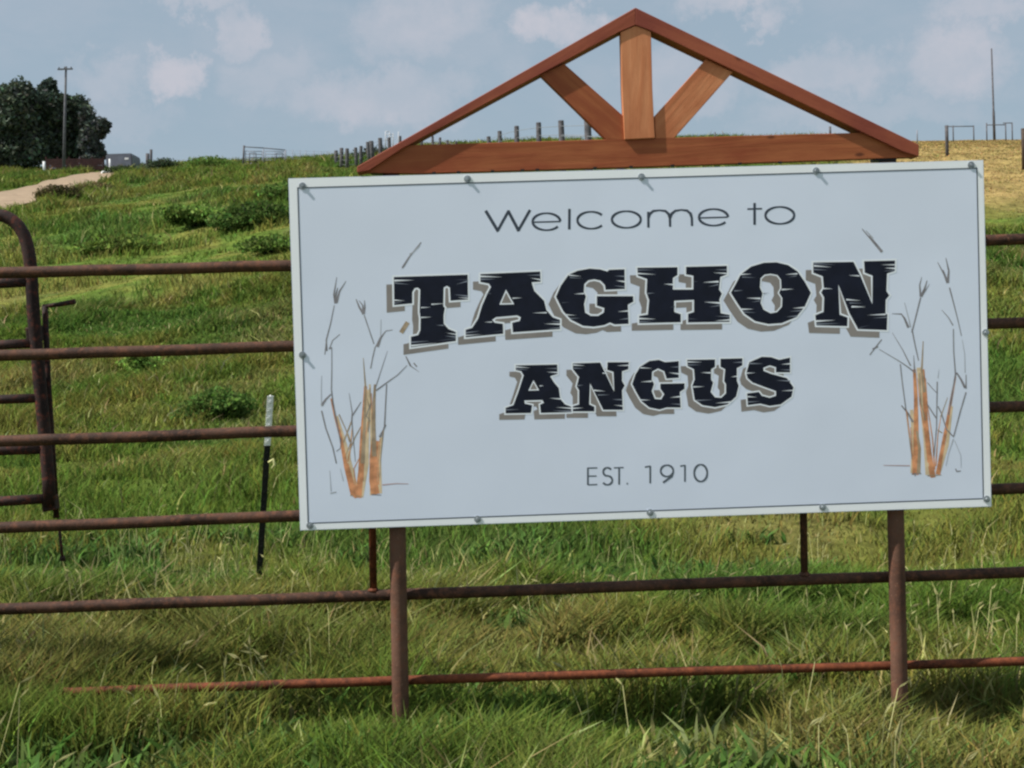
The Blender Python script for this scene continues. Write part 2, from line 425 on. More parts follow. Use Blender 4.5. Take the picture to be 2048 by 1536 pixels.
# dirt road over the shoulder of the hill (edges walked from the photograph on to the terrain)
upE = [(-330, 455), (-180, 425), (-60, 398), (0, 386), (60, 374), (110, 361), (160, 350), (205, 344.5), (225, 343)]
loE = [(-330, 545), (-180, 490), (-60, 443), (0, 424), (45, 413), (80, 404), (150, 383), (200, 364), (262, 347)]
def walk(pts, n=44):
    P = [ground_at(*q) for q in pts]; out = []
    s = np.linspace(0, len(P)-1, n)
    for u in s:
        i = min(int(u), len(P)-2); out.append(P[i].lerp(P[i+1], u-i))
    return out
A_, B_ = walk(upE), walk(loE)
rm, t, p = mat('dirt'); g = t.n('ShaderNodeNewGeometry')
f = t.mapr(t.noise(g.outputs['Position'], 1.1, 7, .65), .3, .7)
t.l(t.mix(f, (.34, .255, .17), (.25, .185, .125)), p.inputs['Base Color']); p.inputs['Roughness'].default_value = .95; p.inputs['Specular IOR Level'].default_value = .05
rx = []; ry = []
for q, (a1, b1) in enumerate(zip(A_, B_)):
    for j in range(13):
        e = a1.lerp(b1, j/12 + (random.uniform(-.03, .03) if j in (0, 12) else 0)); rx.append(e.x); ry.append(e.y)
rx = np.array(rx); ry = np.array(ry); rz = H(rx, ry)+.09
me = grid_mesh('dirt_road', rx, ry, rz, 13, 44); ro = link('dirt_road', me, rm); tag(ro, 'pale tan dirt road climbing the hill past the trees', 'road', kind='structure')
from mathutils.bvhtree import BVHTree
roadpoly = np.array([(v.x, v.y) for v in A_]+[(v.x, v.y) for v in B_[::-1]])
def inroad(X, Y):
    ins = np.zeros(len(X), bool); n = len(roadpoly)
    for i in range(n):
        x1, y1 = roadpoly[i]; x2, y2 = roadpoly[(i+1) % n]
        c = ((y1 > Y) != (y2 > Y)); xx = (x2-x1)*(Y-y1)/((y2-y1) if y2 != y1 else 1e-9)+x1
        ins ^= c & (X < xx)
    return ins

# ---------------------------------------------------------------- grass
def blades(name, X, Y, hh, ww, colr, bend=.45, lab=None, z0=-.01):
    n = len(X); Z = H(X, Y)+z0
    th = RNG.random(n)*2*math.pi; la = RNG.random(n)*2*math.pi; lean = hh*bend*(.2+RNG.random(n))
    wx = np.cos(th)*ww/2; wy = np.sin(th)*ww/2
    lx = np.cos(la)*lean+.10*hh; ly = np.sin(la)*lean
    P = np.zeros((n, 5, 3), np.float32)
    for k, (fh, fl, fw) in enumerate(((0, 0, 1), (0, 0, -1), (.58, .33, -.85), (.58, .33, .85), (1, 1, 0))):
        P[:, k, 0] = X+lx*fl+wx*fw; P[:, k, 1] = Y+ly*fl+wy*fw; P[:, k, 2] = Z+hh*fh*(1-.12*fl)
    me = bpy.data.meshes.new(name); me.vertices.add(5*n); me.vertices.foreach_set('co', P.ravel())
    b = (np.arange(n)*5)[:, None]
    lo = (b+np.array([[0, 1, 2, 3, 3, 2, 4]])).astype(np.int32)
    me.loops.add(7*n); me.loops.foreach_set('vertex_index', lo.ravel()); me.polygons.add(2*n)
    ls = np.stack([np.arange(n)*7, np.arange(n)*7+4], 1).astype(np.int32); me.polygons.foreach_set('loop_start', ls.ravel())
    me.update(calc_edges=True)
    c = np.repeat(colr, 5, 0); setcol(me, c)
    o = link(name, me, M['blade']); tag(o, lab, 'grass', kind='stuff'); return o

def scatter(n, d0, d1, amax=.46):
    d = np.sqrt(RNG.random(n)*(d1*d1-d0*d0)+d0*d0); a = (RNG.random(n)*2-1)*amax
    return a*d, d
def jit(c, s=.2):
    n = len(c); v = np.exp(RNG.normal(0, s, n))[:, None]; w = RNG.normal(0, .10, (n, 3)); return np.clip(c*v*(1+w), .004, .9)

def grass_set(name, n, d0, d1, h0, h1_, w0, w1, lab, bend=.45, tanfrac=.07, sc_=1.0):
    X, Y = scatter(n, d0, d1); keep = ~inroad(X, Y); X, Y = X[keep], Y[keep]; n = len(X)
    cl = fbm(X*sc_*1.7, Y*sc_*1.7, 3); r = RNG.random(n)
    hh = (h0+(h1_-h0)*r)*((.35+1.3*sstep(.3, .7, cl)) if d0 < 30 else (.3+2.6*sstep(.42, .68, cl)*(X/Y < .22)))
    hh *= np.where(inroad(X+.3, Y-.6) , .5, 1)
    ww = (w0+(w1-w0)*RNG.random(n))*np.clip(Y/((d0*d1)**.5), .35, 1.8); hh *= np.clip((Y/((d0*d1)**.5))**.4, .6, 1.3); c = jit(vegcol(X, Y))
    tanm = RNG.random(n) < tanfrac*(.3+2.2*sstep(.45, .7, fbm(X*.8+50, Y*.8, 3)))
    c[tanm] = jit(np.tile([.30, .28, .11], (tanm.sum(), 1)), .25); hh[tanm] *= 1.25
    return blades(name, X, Y, hh, ww, c, bend, lab)
grass_set('near_grass', 260000, 3.3, 9.5, .06, .19, .005, .013, 'tall mixed green and tan grass at the foot of the sign and fence', .8, .02)
grass_set('middle_grass', 280000, 9.2, 34, .07, .21, .010, .024, 'olive and green pasture grass behind the rails', .9, .03, .5)
grass_set('hill_grass', 430000, 33, 142, .09, .24, .035, .08, 'short green and golden grass covering the far hillside', .9, .02, .22)
n = 9500; X = RNG.uniform(-2.6, -.85, n); Y = RNG.normal(5.14, .10, n); k = RNG.random(n) < sstep(-.95, -1.5, X)*.93+.07; X, Y = X[k], Y[k]
blades('rank_grass', X, Y, .10+.20*RNG.random(len(X)), .005+.006*RNG.random(len(X)), jit(vegcol(X, Y), .25), .7, 'taller rank grass hiding the left end of the lowest rail')
X = np.concatenate([RNG.normal(c_, .10, 420) for c_ in (-.41, 1.42)]); Y = RNG.normal(5.24, .06, 840)
blades('post_grass', X, Y, .02+.08*RNG.random(840), .005+.005*RNG.random(840), jit(vegcol(X, Y)*.95, .25), .7, 'grass grown up round the feet of the two sign posts')
# broad weed leaves and pale seed heads in the foreground
X, Y = scatter(46000, 3.6, 12); k = fbm(X*1.5+90, Y*1.5, 3) > .50; X, Y = X[k], Y[k]
blades('broadleaf_weeds', X, Y, .06+.13*RNG.random(len(X)), .016+.022*RNG.random(len(X)), jit(np.tile([.09, .155, .035], (len(X), 1)), .32), .9, 'broad green weed leaves among the foreground grass')
X = np.concatenate([RNG.normal(1.06, .16, 420), RNG.normal(1.28, .12, 130), RNG.normal(-.55, .5, 120), RNG.normal(.3, .6, 160)]); n = len(X); Y = RNG.normal(5.02, .16, n)
blades('pale_weeds', X, Y, .05+.11*RNG.random(n), .010+.012*RNG.random(n), jit(np.tile([.23, .25, .085], (n, 1)), .3), 1.0, 'pale yellowish weed leaves at the foot of the right sign post')
X, Y = scatter(1500, 3.9, 12); k = fbm(X*1.1+20, Y*1.1, 3) > .47; X, Y = X[k], Y[k]; n = len(X)
hs = .14+.17*RNG.random(n); Z = H(X, Y)
# seed head: stalk plus plump head
P = MB(); seedc = []
for i in range(n):
    b0 = Vector((X[i], Y[i], Z[i])); ln = Vector((random.gauss(.02, .05), random.gauss(0, .05), hs[i])); tip = b0+ln
    d = Vector((ln.x*2.2+random.gauss(0, .015), ln.y, ln.z*.3)).normalized()*(.035+.035*random.random())
    sd_ = Vector((1, random.uniform(-1, 1), 0)).normalized()
    w = .0013; v = [b0-sd_*w, b0+sd_*w, tip+sd_*w, tip-sd_*w]; P.add(v, [(0, 1, 2, 3)])
    w = .003+.004*random.random(); m1 = tip+d*.4
    for q in (sd_, d.cross(sd_).normalized()): P.add([tip, m1+q*w, tip+d, m1-q*w], [(0, 1, 2, 3)])
    cc_ = np.array([.42, .40, .18])*math.exp(random.gauss(0, .25)); seedc += [cc_]*12
o = P.build('seed_heads', M['blade']); setcol(o.data, np.array(seedc)); tag(o, 'pale tan grass seed heads on thin stalks in the foreground', 'grass', kind='stuff')

# ---------------------------------------------------------------- foliage (bushes, trees)
def leafcloud(name, ells, n, leaf, colr, parent, jitv=.35, mt='leaf'):
    """leaf-sized faces through the volume of several lobes; ells = (centre, rx, ry, rz)"""
    vol = np.array([e[1]*e[2]*e[3] for e in ells]); pr = vol/vol.sum(); idx = RNG.choice(len(ells), n, p=pr)
    d = RNG.normal(size=(n, 3)); d /= np.linalg.norm(d, axis=1)[:, None]; r = RNG.random(n)**(1/2.2)
    bump = 1+.22*np.sin(d[:, 0]*5+idx)*np.cos(d[:, 2]*6+idx*2)+.10*np.sin(d[:, 1]*13+d[:, 2]*11)
    cen = np.array([list(e[0]) for e in ells])[idx]; rr = np.array([e[1:] for e in ells])[idx]
    Pp = cen+d*rr*(r*bump)[:, None]
    u = RNG.normal(size=(n, 3)); u /= np.linalg.norm(u, axis=1)[:, None]
    v = np.cross(u, RNG.normal(size=(n, 3))); v /= np.linalg.norm(v, axis=1)[:, None]
    s = (leaf*(.5+RNG.random(n)))[:, None]; off = np.array(list(wloc(parent)))
    Q = np.stack([Pp-u*s, Pp+v*s*.55, Pp+u*s, Pp-v*s*.55], 1)-off
    me = bpy.data.meshes.new(name); me.vertices.add(4*n); me.vertices.foreach_set('co', Q.astype(np.float32).ravel())
    me.loops.add(4*n); me.loops.foreach_set('vertex_index', np.arange(4*n, dtype=np.int32)); me.polygons.add(n)
    me.polygons.foreach_set('loop_start', np.arange(0, 4*n, 4, dtype=np.int32)); me.update(calc_edges=True)
    clump = np.exp(RNG.normal(0, .22, len(ells)))[idx][:, None]
    c = jit(np.tile(colr, (n, 1)), jitv)*clump; setcol(me, np.repeat(c, 4, 0))
    return link(name, me, M[mt], parent)

def bush(px, py, w, h, colr, label, leaf=.10, n=None, sub=7, grp=None, Y=None):
    """px, py: foot of the bush in the photo; w, h in metres"""
    g = ground_at(px, py) if Y is None else onground(px, Y)
    e = empty('bush', g, label, 'bush', grp)
    ells = [(Vector((g.x, g.y, g.z+h*.42)), w*.38, w*.38, h*.45)]
    for k in range(sub):
        x = random.uniform(-.36, .36)*w; y = random.uniform(-.3, .3)*w; top = 1-(abs(x)/(w*.5))**2
        zz = random.uniform(.2, .72)*h*top; q = random.uniform(.14, .26)
        ells.append((Vector((g.x+x, g.y+y, g.z+zz)), w*q, w*q, h*q*1.2))
    leafcloud('foliage', ells, int((n or 1500)*1.5), leaf*.55, colr, e, .3, 'weedleaf')
    m = MB()
    for k in range(6):
        x = random.uniform(-.3, .3)*w; y = random.uniform(-.3, .3)*w
        m.tube([g, g+Vector((x*.5, y*.5, h*.35)), g+Vector((x, y, h*.7))], [.02*w+.01, .012*w+.006, .004], 5)
    m.build('stem', M['bark'], e)
    return e

GR = [.115, .185, .038]; DG = [.092, .155, .034]; GRB = [.135, .195, .04]
bush(432, 842, 1.2, .5, [.085, .15, .032], 'dark green bush left of the white-tipped steel post', .05, 3200)
bush(283, 748, .9, .45, GR, 'low green bush between the second and third rails of the fence', .05, 1800)
bush(395, 452, 2.6, .8, GR, 'broad green bush on the hillside above the top rail', .12, 3200)
bush(505, 455, 2.6, .95, DG, 'darkest bush on the hillside, just left of the sign edge', .12, 3400)
bush(560, 404, 2.6, .8, DG, 'small dark bush on the hillside beside the upper corner of the sign', .12, 1600)
bush(250, 505, 3.4, .6, GRB, 'wide pale green bush above the rail near the bent gate corner', .14, 2600)
bush(540, 508, 2.0, .55, GR, 'rounded green bush resting against the sign edge over the top rail', .10, 1600)
bush(415, 338, 5.2, 1.15, GR, 'bushy mound of shrubs on the skyline between the road and far gate', .16, 2600, Y=112)
bush(325, 345, 3.6, 1.25, [.05, .07, .035], 'greyish shrub on the skyline right of the leaning wooden post', .16, 1700, Y=112)
bush(100, 402, 1.9, .9, [.085, .075, .03], 'brownish shrub at the road edge, leftmost of the pair', .10, 1300)
bush(134, 403, 1.7, 1.0, [.075, .07, .028], 'pointed brownish shrub at the road edge, rightmost of the pair', .10, 1200)
bush(190, 384, 2.4, .6, [.10, .085, .035], 'reddish brown weeds where the road edge meets the hill', .12, 2000)
bush(250, 346, 3.4, .75, [.045, .065, .025], 'green bush in front of the grey trailer', .12, 1300, Y=118)
bush(752, 300, 2.8, 1.1, [.05, .065, .045], 'grey green shrub among the fence posts by the left foot of the truss', .12, 1500, Y=96)

def tree(px, Y, label, lobes, n, colr, leaf=.30, trunk_r=.22, dust=0):
    g = onground(px, Y); e = empty('broadleaf_tree', g, label, 'tree', 'trees beside the dirt road')
    k = Y/FPX
    ells = []
    for (x, y, rx_, ry_) in lobes:
        ells.append((at(x, y, Y+random.uniform(-1, 1)), rx_*k, rx_*k*random.uniform(.8, 1.2), ry_*k))
    leafcloud('crown', ells, int(n*2.2), leaf*.68, colr, e, .3)
    m = MB(); top = ells[0][0]
    m.tube([g-Vector((0, 0, .3)), g.lerp(top, .35)+Vector((.1, 0, 0)), g.lerp(top, .8)], [trunk_r, trunk_r*.75, trunk_r*.4], 8, wob=.08)
    mid = g.lerp(top, .35)
    for el in ells[1:]:
        m.tube([mid, mid.lerp(el[0], .5)+Vector((0, 0, .2)), el[0]], [trunk_r*.5, trunk_r*.3, .03], 6)
    m.build('trunk', M['bark'], e)
DK = [.070, .090, .062]  # grove leaf colours lifted and greyed in place of distance haze
tree(-70, 134, 'broad dark tree cut off by the left edge of the photo', [(-75, 240, 75, 75), (-120, 220, 60, 60), (-30, 250, 50, 60), (-60, 300, 60, 45), (-5, 215, 32, 42), (-150, 290, 55, 50), (-20, 305, 40, 32)], 9000, DK)
tree(25, 130, 'tallest dark tree of the grove, left of the utility pole', [(30, 215, 42, 50), (15, 190, 26, 22), (45, 185, 25, 22), (60, 260, 42, 52), (5, 265, 40, 50), (30, 305, 48, 32), (75, 215, 26, 36), (70, 300, 32, 32)], 9500, [.085, .104, .074])
tree(152, 131, 'dark round tree directly behind the utility pole', [(140, 250, 40, 48), (120, 225, 34, 36), (150, 215, 26, 26), (168, 235, 20, 26), (105, 290, 40, 38), (150, 298, 38, 32), (180, 256, 22, 24), (100, 250, 30, 40)], 9500, DK)
tree(196, 129, 'small dark tree at the right end of the grove with a ragged outline', [(188, 262, 22, 22), (208, 252, 14, 16), (190, 300, 18, 18), (205, 310, 10, 9), (175, 285, 18, 22), (172, 238, 14, 20), (183, 318, 18, 14)], 3400, [.082, .092, .078], .24, .12)
tree(98, 139, 'thin hazy treetop poking up behind the grove', [(98, 170, 15, 13), (88, 180, 14, 14), (107, 182, 10, 15), (95, 205, 18, 26)], 1500, [.06, .078, .06], .25, .1)
tree(170, 142, 'sparse pale tree showing behind the right side of the grove', [(165, 212, 16, 20), (178, 228, 15, 20), (192, 243, 12, 14), (170, 250, 20, 30)], 700, [.14, .14, .11], .2, .1)

# ---------------------------------------------------------------- the sign
YAW = 0.03453879; SW, SH = 2.44, 1.2243
SC = Vector((0.46557703, 5.25958386, EYE.z+0.00783074))
EX = Vector((math.cos(YAW), math.sin(YAW), 0)); EN = Vector((math.sin(YAW), -math.cos(YAW), 0)); EZ = Vector((0, 0, 1))   # EN towards the camera
def S(px, py, back=0.0):
    """point of the sign plane (or a plane that far behind it) seen at a photo pixel"""
    d = ray(px, py); c = SC - EN*back
    return EYE + d*((c-EYE).dot(EN)/d.dot(EN))
def suv(px, py):
    px, py = float(px), float(py)
    q = S(px, py)-SC; return (q.dot(EX), q.z)
def P3(u, v, back=0.0): return SC+EX*u+EZ*v-EN*back

sgx = SC.x; sgy = SC.y
sign = empty('welcome_sign', (sgx, sgy+.05, h1(sgx, sgy)), 'white ranch welcome board on two rusty posts under a redwood truss', 'sign')
T_ = .004
pm = M['panel']; t = NT(pm.node_tree); p = pm.node_tree.nodes['Principled BSDF']; g = t.n('ShaderNodeNewGeometry')
b = t.n('ShaderNodeBump'); b.inputs['Strength'].default_value = 1; b.inputs['Distance'].default_value = .004; t.l(t.noise(g.outputs['Position'], 1.7, 2), b.inputs['Height']); t.l(b.outputs[0], p.inputs['Normal'])
m = MB(); m.box(P3(0, 0, T_/2), EX*SW/2, EN*T_/2, EZ*SH/2); panel = m.build('panel', M['panel'], sign)

def prism(px, b0, b1, name, mt, grain, label=None, bev=.002, plane=None):
    """photo-pixel outline in the sign plane -> board from depth b0 to b1 behind it; grain = direction in plane"""
    uv = []
    cpl = b0
    for q in px:
        w = S(q[0], q[1], cpl)-SC; uv.append((w.dot(EX), w.z))
    area = sum(uv[i][0]*uv[(i+1) % len(uv)][1]-uv[(i+1) % len(uv)][0]*uv[i][1] for i in range(len(uv)))
    if area < 0: uv = uv[::-1]
    n = len(uv); ga = math.atan2(grain[1], grain[0]); cu, su = math.cos(ga), math.sin(ga)
    m = MB()
    G = lambda u, v, e=0: (u*cu+v*su, -u*su+v*cu+e)
    m.add([P3(u, v, b0) for u, v in uv], [tuple(range(n))], uvs=[G(u, v) for u, v in uv])
    m.add([P3(u, v, b1) for u, v in uv], [tuple(range(n))[::-1]], uvs=[G(u, v, .3) for u, v in uv])
    for i in range(n):
        j = (i+1) % n; a1, b_ = uv[i], uv[j]
        m.add([P3(*a1, b0), P3(*b_, b0), P3(*b_, b1), P3(*a1, b1)], [(0, 3, 2, 1)], uvs=[G(*a1), G(*b_), G(*b_, abs(b1-b0)), G(*a1, abs(b1-b0))])
    o = m.build(name, mt, sign, label)
    bm = bmesh.new(); bm.from_mesh(o.data); bmesh.ops.remove_doubles(bm, verts=bm.verts, dist=1e-5); bmesh.ops.recalc_face_normals(bm, faces=bm.faces); bm.to_mesh(o.data); bm.free()
    if bev: md = o.modifiers.new('bevel', 'BEVEL'); md.width = bev; md.segments = 2; md.limit_method = 'ANGLE'
    return o
# truss: plane of the boards starts 1 cm behind the face of the sign
prism([(715, 345), (843, 347), (1300, 333), (1836, 314), (1838, 309), (1735, 265), (1240, 278), (826, 290), (812, 291)], .012, .050, 'bottom_chord', M['wood'], (1, .03))
prism([(1271, 15), (1271, 50), (1240, 63), (838, 279), (806, 296), (738, 341), (714, 345), (714, 333)], -.004, .085, 'rafter', M['wood_red'], (1, .56), 'left rafter of the truss')
prism([(1271, 15), (1838, 289), (1838, 313), (1806, 303), (1722, 263), (1303, 62), (1271, 50)], -.004, .085, 'rafter', M['wood_red'], (1, -.5), 'right rafter of the truss')
prism([(1241, 64), (1271, 51), (1302, 63), (1305, 180), (1310, 276), (1249, 279), (1244, 180)], .002, .048, 'king_post', M['wood_light'], (.03, 1))
prism([(1080, 150), (1128, 127), (1247, 232), (1248, 279), (1212, 279)], .012, .050, 'brace', M['wood'], (1, -.9), 'left diagonal brace of the truss')
prism([(1412, 118), (1466, 144), (1349, 276), (1311, 277), (1309, 232)], .012, .050, 'brace', M['wood_light'], (1, 1.1), 'right diagonal brace of the truss')
for bx_ in ((742, 792, 345), (1745, 1788, 320)):
    a1 = S(bx_[0], bx_[2], .05); b1 = S(bx_[1], bx_[2], .05)
    m = MB(); m.box((a1+b1)/2, (b1-a1)/2, EN*.03, EZ*.006); m.build('bracket', M['black'], sign)
# nails/staples along the lower edge of the chord
for x in (868, 917, 985, 1045, 1075, 1190, 1262, 1345, 1480, 1560):
    q = S(x, 347-(x-840)*.0305, .010); m = MB(); m.box(q, EX*.006, EN*.002, EZ*.004)
    m.build('staple', M['black'], sign)

# trim strip round the edge, border line
def framestrip(inner, outer, back, name, mt, thick=.0):
    m = MB()
    for k in range(4):
        a1, b1 = outer[k], outer[(k+1) % 4]; c1, d1 = inner[(k+1) % 4], inner[k]
        m.add([P3(*a1, back), P3(*b1, back), P3(*c1, back), P3(*d1, back)], [(0, 1, 2, 3)])
    return m.build(name, mt, panel)
e = .0015
ou = [(-SW/2+e, SH/2-e), (SW/2-e, SH/2-e), (SW/2-e, -SH/2+e), (-SW/2+e, -SH/2+e)]
li = [suv(594, 374.5), suv(1955, 335), suv(1968, 998.5), suv(615, 1056 - 8)]
shr = lambda q, s: [(u-math.copysign(s, u), v-math.copysign(s, v)) for u, v in q]
framestrip(shr(li, -.001), ou, -.0004, 'trim_strip', M['edge'])
framestrip(shr(li, .0042), shr(li, -.0005), -.0007, 'border_line', M['line'])

# lag screws with washers holding the board
CL = [(605, 372), (935, 358), (1283, 354), (1632, 342), (1942, 330), (620, 1051), (955, 1038), (1300, 1025), (1645, 1014), (1973, 998), (605, 710), (1971, 665)]
for (x, y) in CL:
    q = S(x, y); m = MB()
    m.tube([q-EN*.001, q+EN*.0028], .0125, 14); m.tube([q+EN*.0028, q+EN*.0085], [.0062, .0052], 6)
    m.build('screw', M['metal'], panel)

# ---- painted marks: flat polygons and ribbons laid on the board
LZ = [0.0006]
IK = .25
class Ink(MB):
    def poly(s, pts, mi, back, holes=()):
        loops = [[suv(*q) for q in pts]]+[[suv(*q) for q in h] for h in holes]
        fl = [q for L in loops for q in L]
        tri = geometry.tessellate_polygon([[Vector((u, v, 0)) for u, v in L] for L in loops])
        s.add([P3(u, v, -back*IK) for u, v in fl], tri, mi)
    def ring(s, pts, mi, back, w, inner=.0):
        """band from the outline outwards by w metres (outline given in photo pixels)"""
        q = [Vector(suv(*p)) for p in pts]; n = len(q)
        area = sum(q[i].x*q[(i+1) % n].y-q[(i+1) % n].x*q[i].y for i in range(n)); sg = 1 if area > 0 else -1
        outp = []; inn = []
        for i in range(n):
            d1 = (q[i]-q[i-1]).normalized(); d2 = (q[(i+1) % n]-q[i]).normalized()
            n1 = Vector((d1.y, -d1.x))*sg; n2 = Vector((d2.y, -d2.x))*sg; mm = (n1+n2)
            mm = mm.normalized() if mm.length > 1e-3 else n1
            k = w/max(.45, mm.dot(n1)); outp.append(q[i]+mm*k); inn.append(q[i]-mm*math.copysign(inner, w))
        for i in range(n):
            j = (i+1) % n
            back_ = back*IK; s.add([P3(*inn[i], -back_), P3(*inn[j], -back_), P3(*outp[j], -back_), P3(*outp[i], -back_)], [(0, 1, 2, 3)], mi)
    def stroke(s, pts, w, mi, back, taper=None, closed=False, wx=None):
        """ribbon along photo-pixel points; w in photo px; taper=(start,end) factors; wx: width of horizontal runs"""
        q = [Vector(suv(*p)) for p in pts]; n = len(q); k = SW/1390
        L = []; R = []
        for i in range(n):
            if closed: t = q[(i+1) % n]-q[i-1]
            else: t = q[min(i+1, n-1)]-q[max(i-1, 0)]
            t.normalize(); nn = Vector((-t.y, t.x)); f = 1
            if not closed and 0 < i < n-1:
                t1 = (q[i]-q[i-1]).normalized(); f = 1/max(.5, abs(t.dot(t1)))
            ww = w
            if wx is not None: ww = w*abs(t.y)+wx*abs(t.x)
            if taper: ww *= taper[0]+(taper[1]-taper[0])*i/(n-1)
            L.append(q[i]+nn*ww*k/2*f); R.append(q[i]-nn*ww*k/2*f)
        for i in range(n if closed else n-1):
            j = (i+1) % n
            b_ = -back*IK; s.add([P3(*L[i], b_), P3(*L[j], b_), P3(*R[j], b_), P3(*R[i], b_)], [(0, 1, 2, 3)], mi)
def rc(x0, y0, s): return lambda L: [(x0+a/s, y0+b/s) for a, b in L]
c4, c5, c6 = rc(760, 500, 3.793), rc(1260, 500, 3.793), rc(980, 690, 3.2)
TAG = [
 (c4([(105,205),(665,187),(668,375),(535,385),(530,285),(507,272),(483,285),(480,425),(492,440),(482,500),(484,560),(520,600),(575,622),(575,690),(235,738),(235,658),(290,645),(306,610),(308,520),(300,470),(305,300),(285,285),(262,290),(245,320),(245,405),(108,418)]), []),
 (c4([(762,183),(1215,163),(1218,240),(1150,245),(1170,310),(1245,385),(1262,455),(1310,510),(1365,530),(1365,600),(1008,625),(1003,552),(1060,538),(1068,510),(1040,496),(880,510),(850,530),(870,552),(932,560),(935,635),(650,662),(650,605),(700,590),(745,520),(775,420),(815,330),(842,280),(825,255),(762,243)]), [c4([(955,300),(905,415),(1018,412)])]),
 (c4([(1430,188),(1500,157),(1590,141),(1670,147),(1725,163),(1738,150),(1855,146),(1857,295),(1712,302),(1705,265),(1672,232),(1625,222),(1580,230),(1550,258),(1546,320),(1562,352),(1548,410),(1556,475),(1600,500),(1655,500),(1697,475),(1702,440),(1645,422),(1645,350),(1920,350),(1922,392),(1880,415),(1886,560),(1780,565),(1745,550),(1700,570),(1620,582),(1540,575),(1450,530),(1390,465),(1335,355),(1372,270)]), []),
 (c5([(55,135),(360,130),(360,190),(325,212),(325,300),(480,300),(480,195),(425,185),(425,128),(735,120),(735,185),(685,205),(675,300),(697,330),(678,375),(688,480),(755,492),(755,545),(440,550),(440,485),(485,470),(485,378),(335,385),(335,470),(385,487),(385,548),(70,555),(70,500),(135,490),(145,380),(125,325),(130,220),(60,195)]), []),
 (c5([(765,325),(800,262),(840,185),(920,125),(1015,97),(1110,93),(1200,115),(1270,162),(1325,240),(1372,325),(1325,430),(1260,510),(1150,555),(1050,562),(950,540),(870,485),(815,405)]), [c5([(1065,180),(1118,190),(1145,225),(1148,290),(1130,325),(1155,365),(1152,430),(1115,472),(1065,480),(1012,452),(990,400),(1005,328),(985,285),(990,215),(1020,187)])]),
 (c5([(1390,95),(1695,90),(1745,190),(1838,410),(1840,195),(1780,172),(1775,85),(2010,80),(2008,160),(1950,178),(1945,310),(1967,345),(1940,378),(1938,480),(1952,490),(1948,608),(1730,600),(1665,480),(1580,262),(1590,490),(1650,512),(1648,578),(1415,572),(1405,495),(1468,470),(1472,360),(1450,322),(1470,290),(1462,200),(1390,172)]), [])]
ANG = [
 (c6([(165,130),(430,125),(432,185),(385,200),(410,240),(440,275),(450,345),(480,380),(520,395),(520,430),(325,435),(320,382),(345,370),(335,352),(220,355),(222,375),(270,385),(262,435),(100,438),(100,402),(150,385),(185,290),(215,195),(200,168),(165,160)]), [c6([(278,225),(245,292),(315,290)])]),
 (c6([(530,118),(705,112),(795,300),(790,172),(750,160),(752,110),(888,110),(885,155),(845,168),(845,230),(862,260),(845,290),(850,415),(725,415),(640,245),(635,380),(668,395),(668,425),(530,425),(530,392),(570,380),(570,290),(555,265),(570,205),(530,155)]), []),
 (c6([(960,140),(1020,102),(1080,95),(1120,110),(1208,103),(1208,210),(1130,215),(1115,168),(1075,150),(1038,170),(1035,225),(1050,248),(1035,295),(1055,345),(1095,348),(1115,315),(1090,280),(1090,248),(1245,245),(1245,280),(1215,300),(1220,400),(1130,400),(1085,413),(1020,400),(970,360),(935,300),(910,250),(930,190)]), []),
 (c6([(1262,95),(1440,92),(1440,140),(1415,155),(1415,220),(1428,240),(1412,300),(1440,335),(1480,338),(1510,310),(1510,250),(1498,232),(1505,155),(1475,140),(1475,88),(1615,85),(1615,130),(1580,148),(1580,230),(1592,260),(1575,330),(1520,380),(1440,398),(1360,385),(1310,350),(1295,260),(1310,220),(1305,155),(1265,135)]), []),
 (c6([(1640,180),(1660,110),(1740,75),(1800,78),(1850,95),(1920,80),(1920,175),(1830,175),(1830,142),(1790,130),(1750,145),(1750,165),(1800,185),(1900,212),(1942,270),(1930,330),(1860,380),(1790,390),(1730,375),(1650,385),(1645,310),(1720,300),(1740,325),(1790,338),(1830,325),(1830,295),(1760,270),(1680,240),(1648,212)]), [])]
def word(letters, sh, outw, name, streaks, lab):
    k = Ink(); z = .0012
    for i, (o_, hs_) in enumerate(letters):
        so_ = [(x-sh, y+sh) for x, y in o_]; sh_ = [[(x-sh, y+sh) for x, y in h] for h in hs_]
        k.poly(so_, 0, z+i*3e-5, sh_)
    z = .0016
    for i, (o_, hs_) in enumerate(letters):
        k.ring(o_, 1, z+i*3e-5, outw, .002)
        for h in hs_: k.ring(h, 1, z+i*3e-5+1.5e-5, -outw*.75, .0005)
    z = .0020
    for i, (o_, hs_) in enumerate(letters): k.poly(o_, 2, z+i*3e-5, hs_)
    z = .0024
    for i, (a1, b1, wd_, mi) in enumerate(streaks):      # wedge-shaped scratches: wide end a1, tip b1
        a1 = Vector(a1); b1 = Vector(b1); u = Vector(suv(*a1)); v = Vector(suv(*b1)); t = (v-u).normalized(); nn = Vector((-t.y, t.x))*wd_*SW/1390/2
        zk = -(z+i*8e-6)*IK; k.add([P3(*(u+nn), zk), P3(*(u-nn), zk), P3(*v, zk)], [(0, 1, 2)], mi)
    return k.build(name, [M['taupe'], M['white'], M['navy'], M['streak'], M['streak2']], panel, lab)
def stk(cv, L): return [(cv([a])[0], cv([b])[0], w, mi) for a, b, w, mi in L]
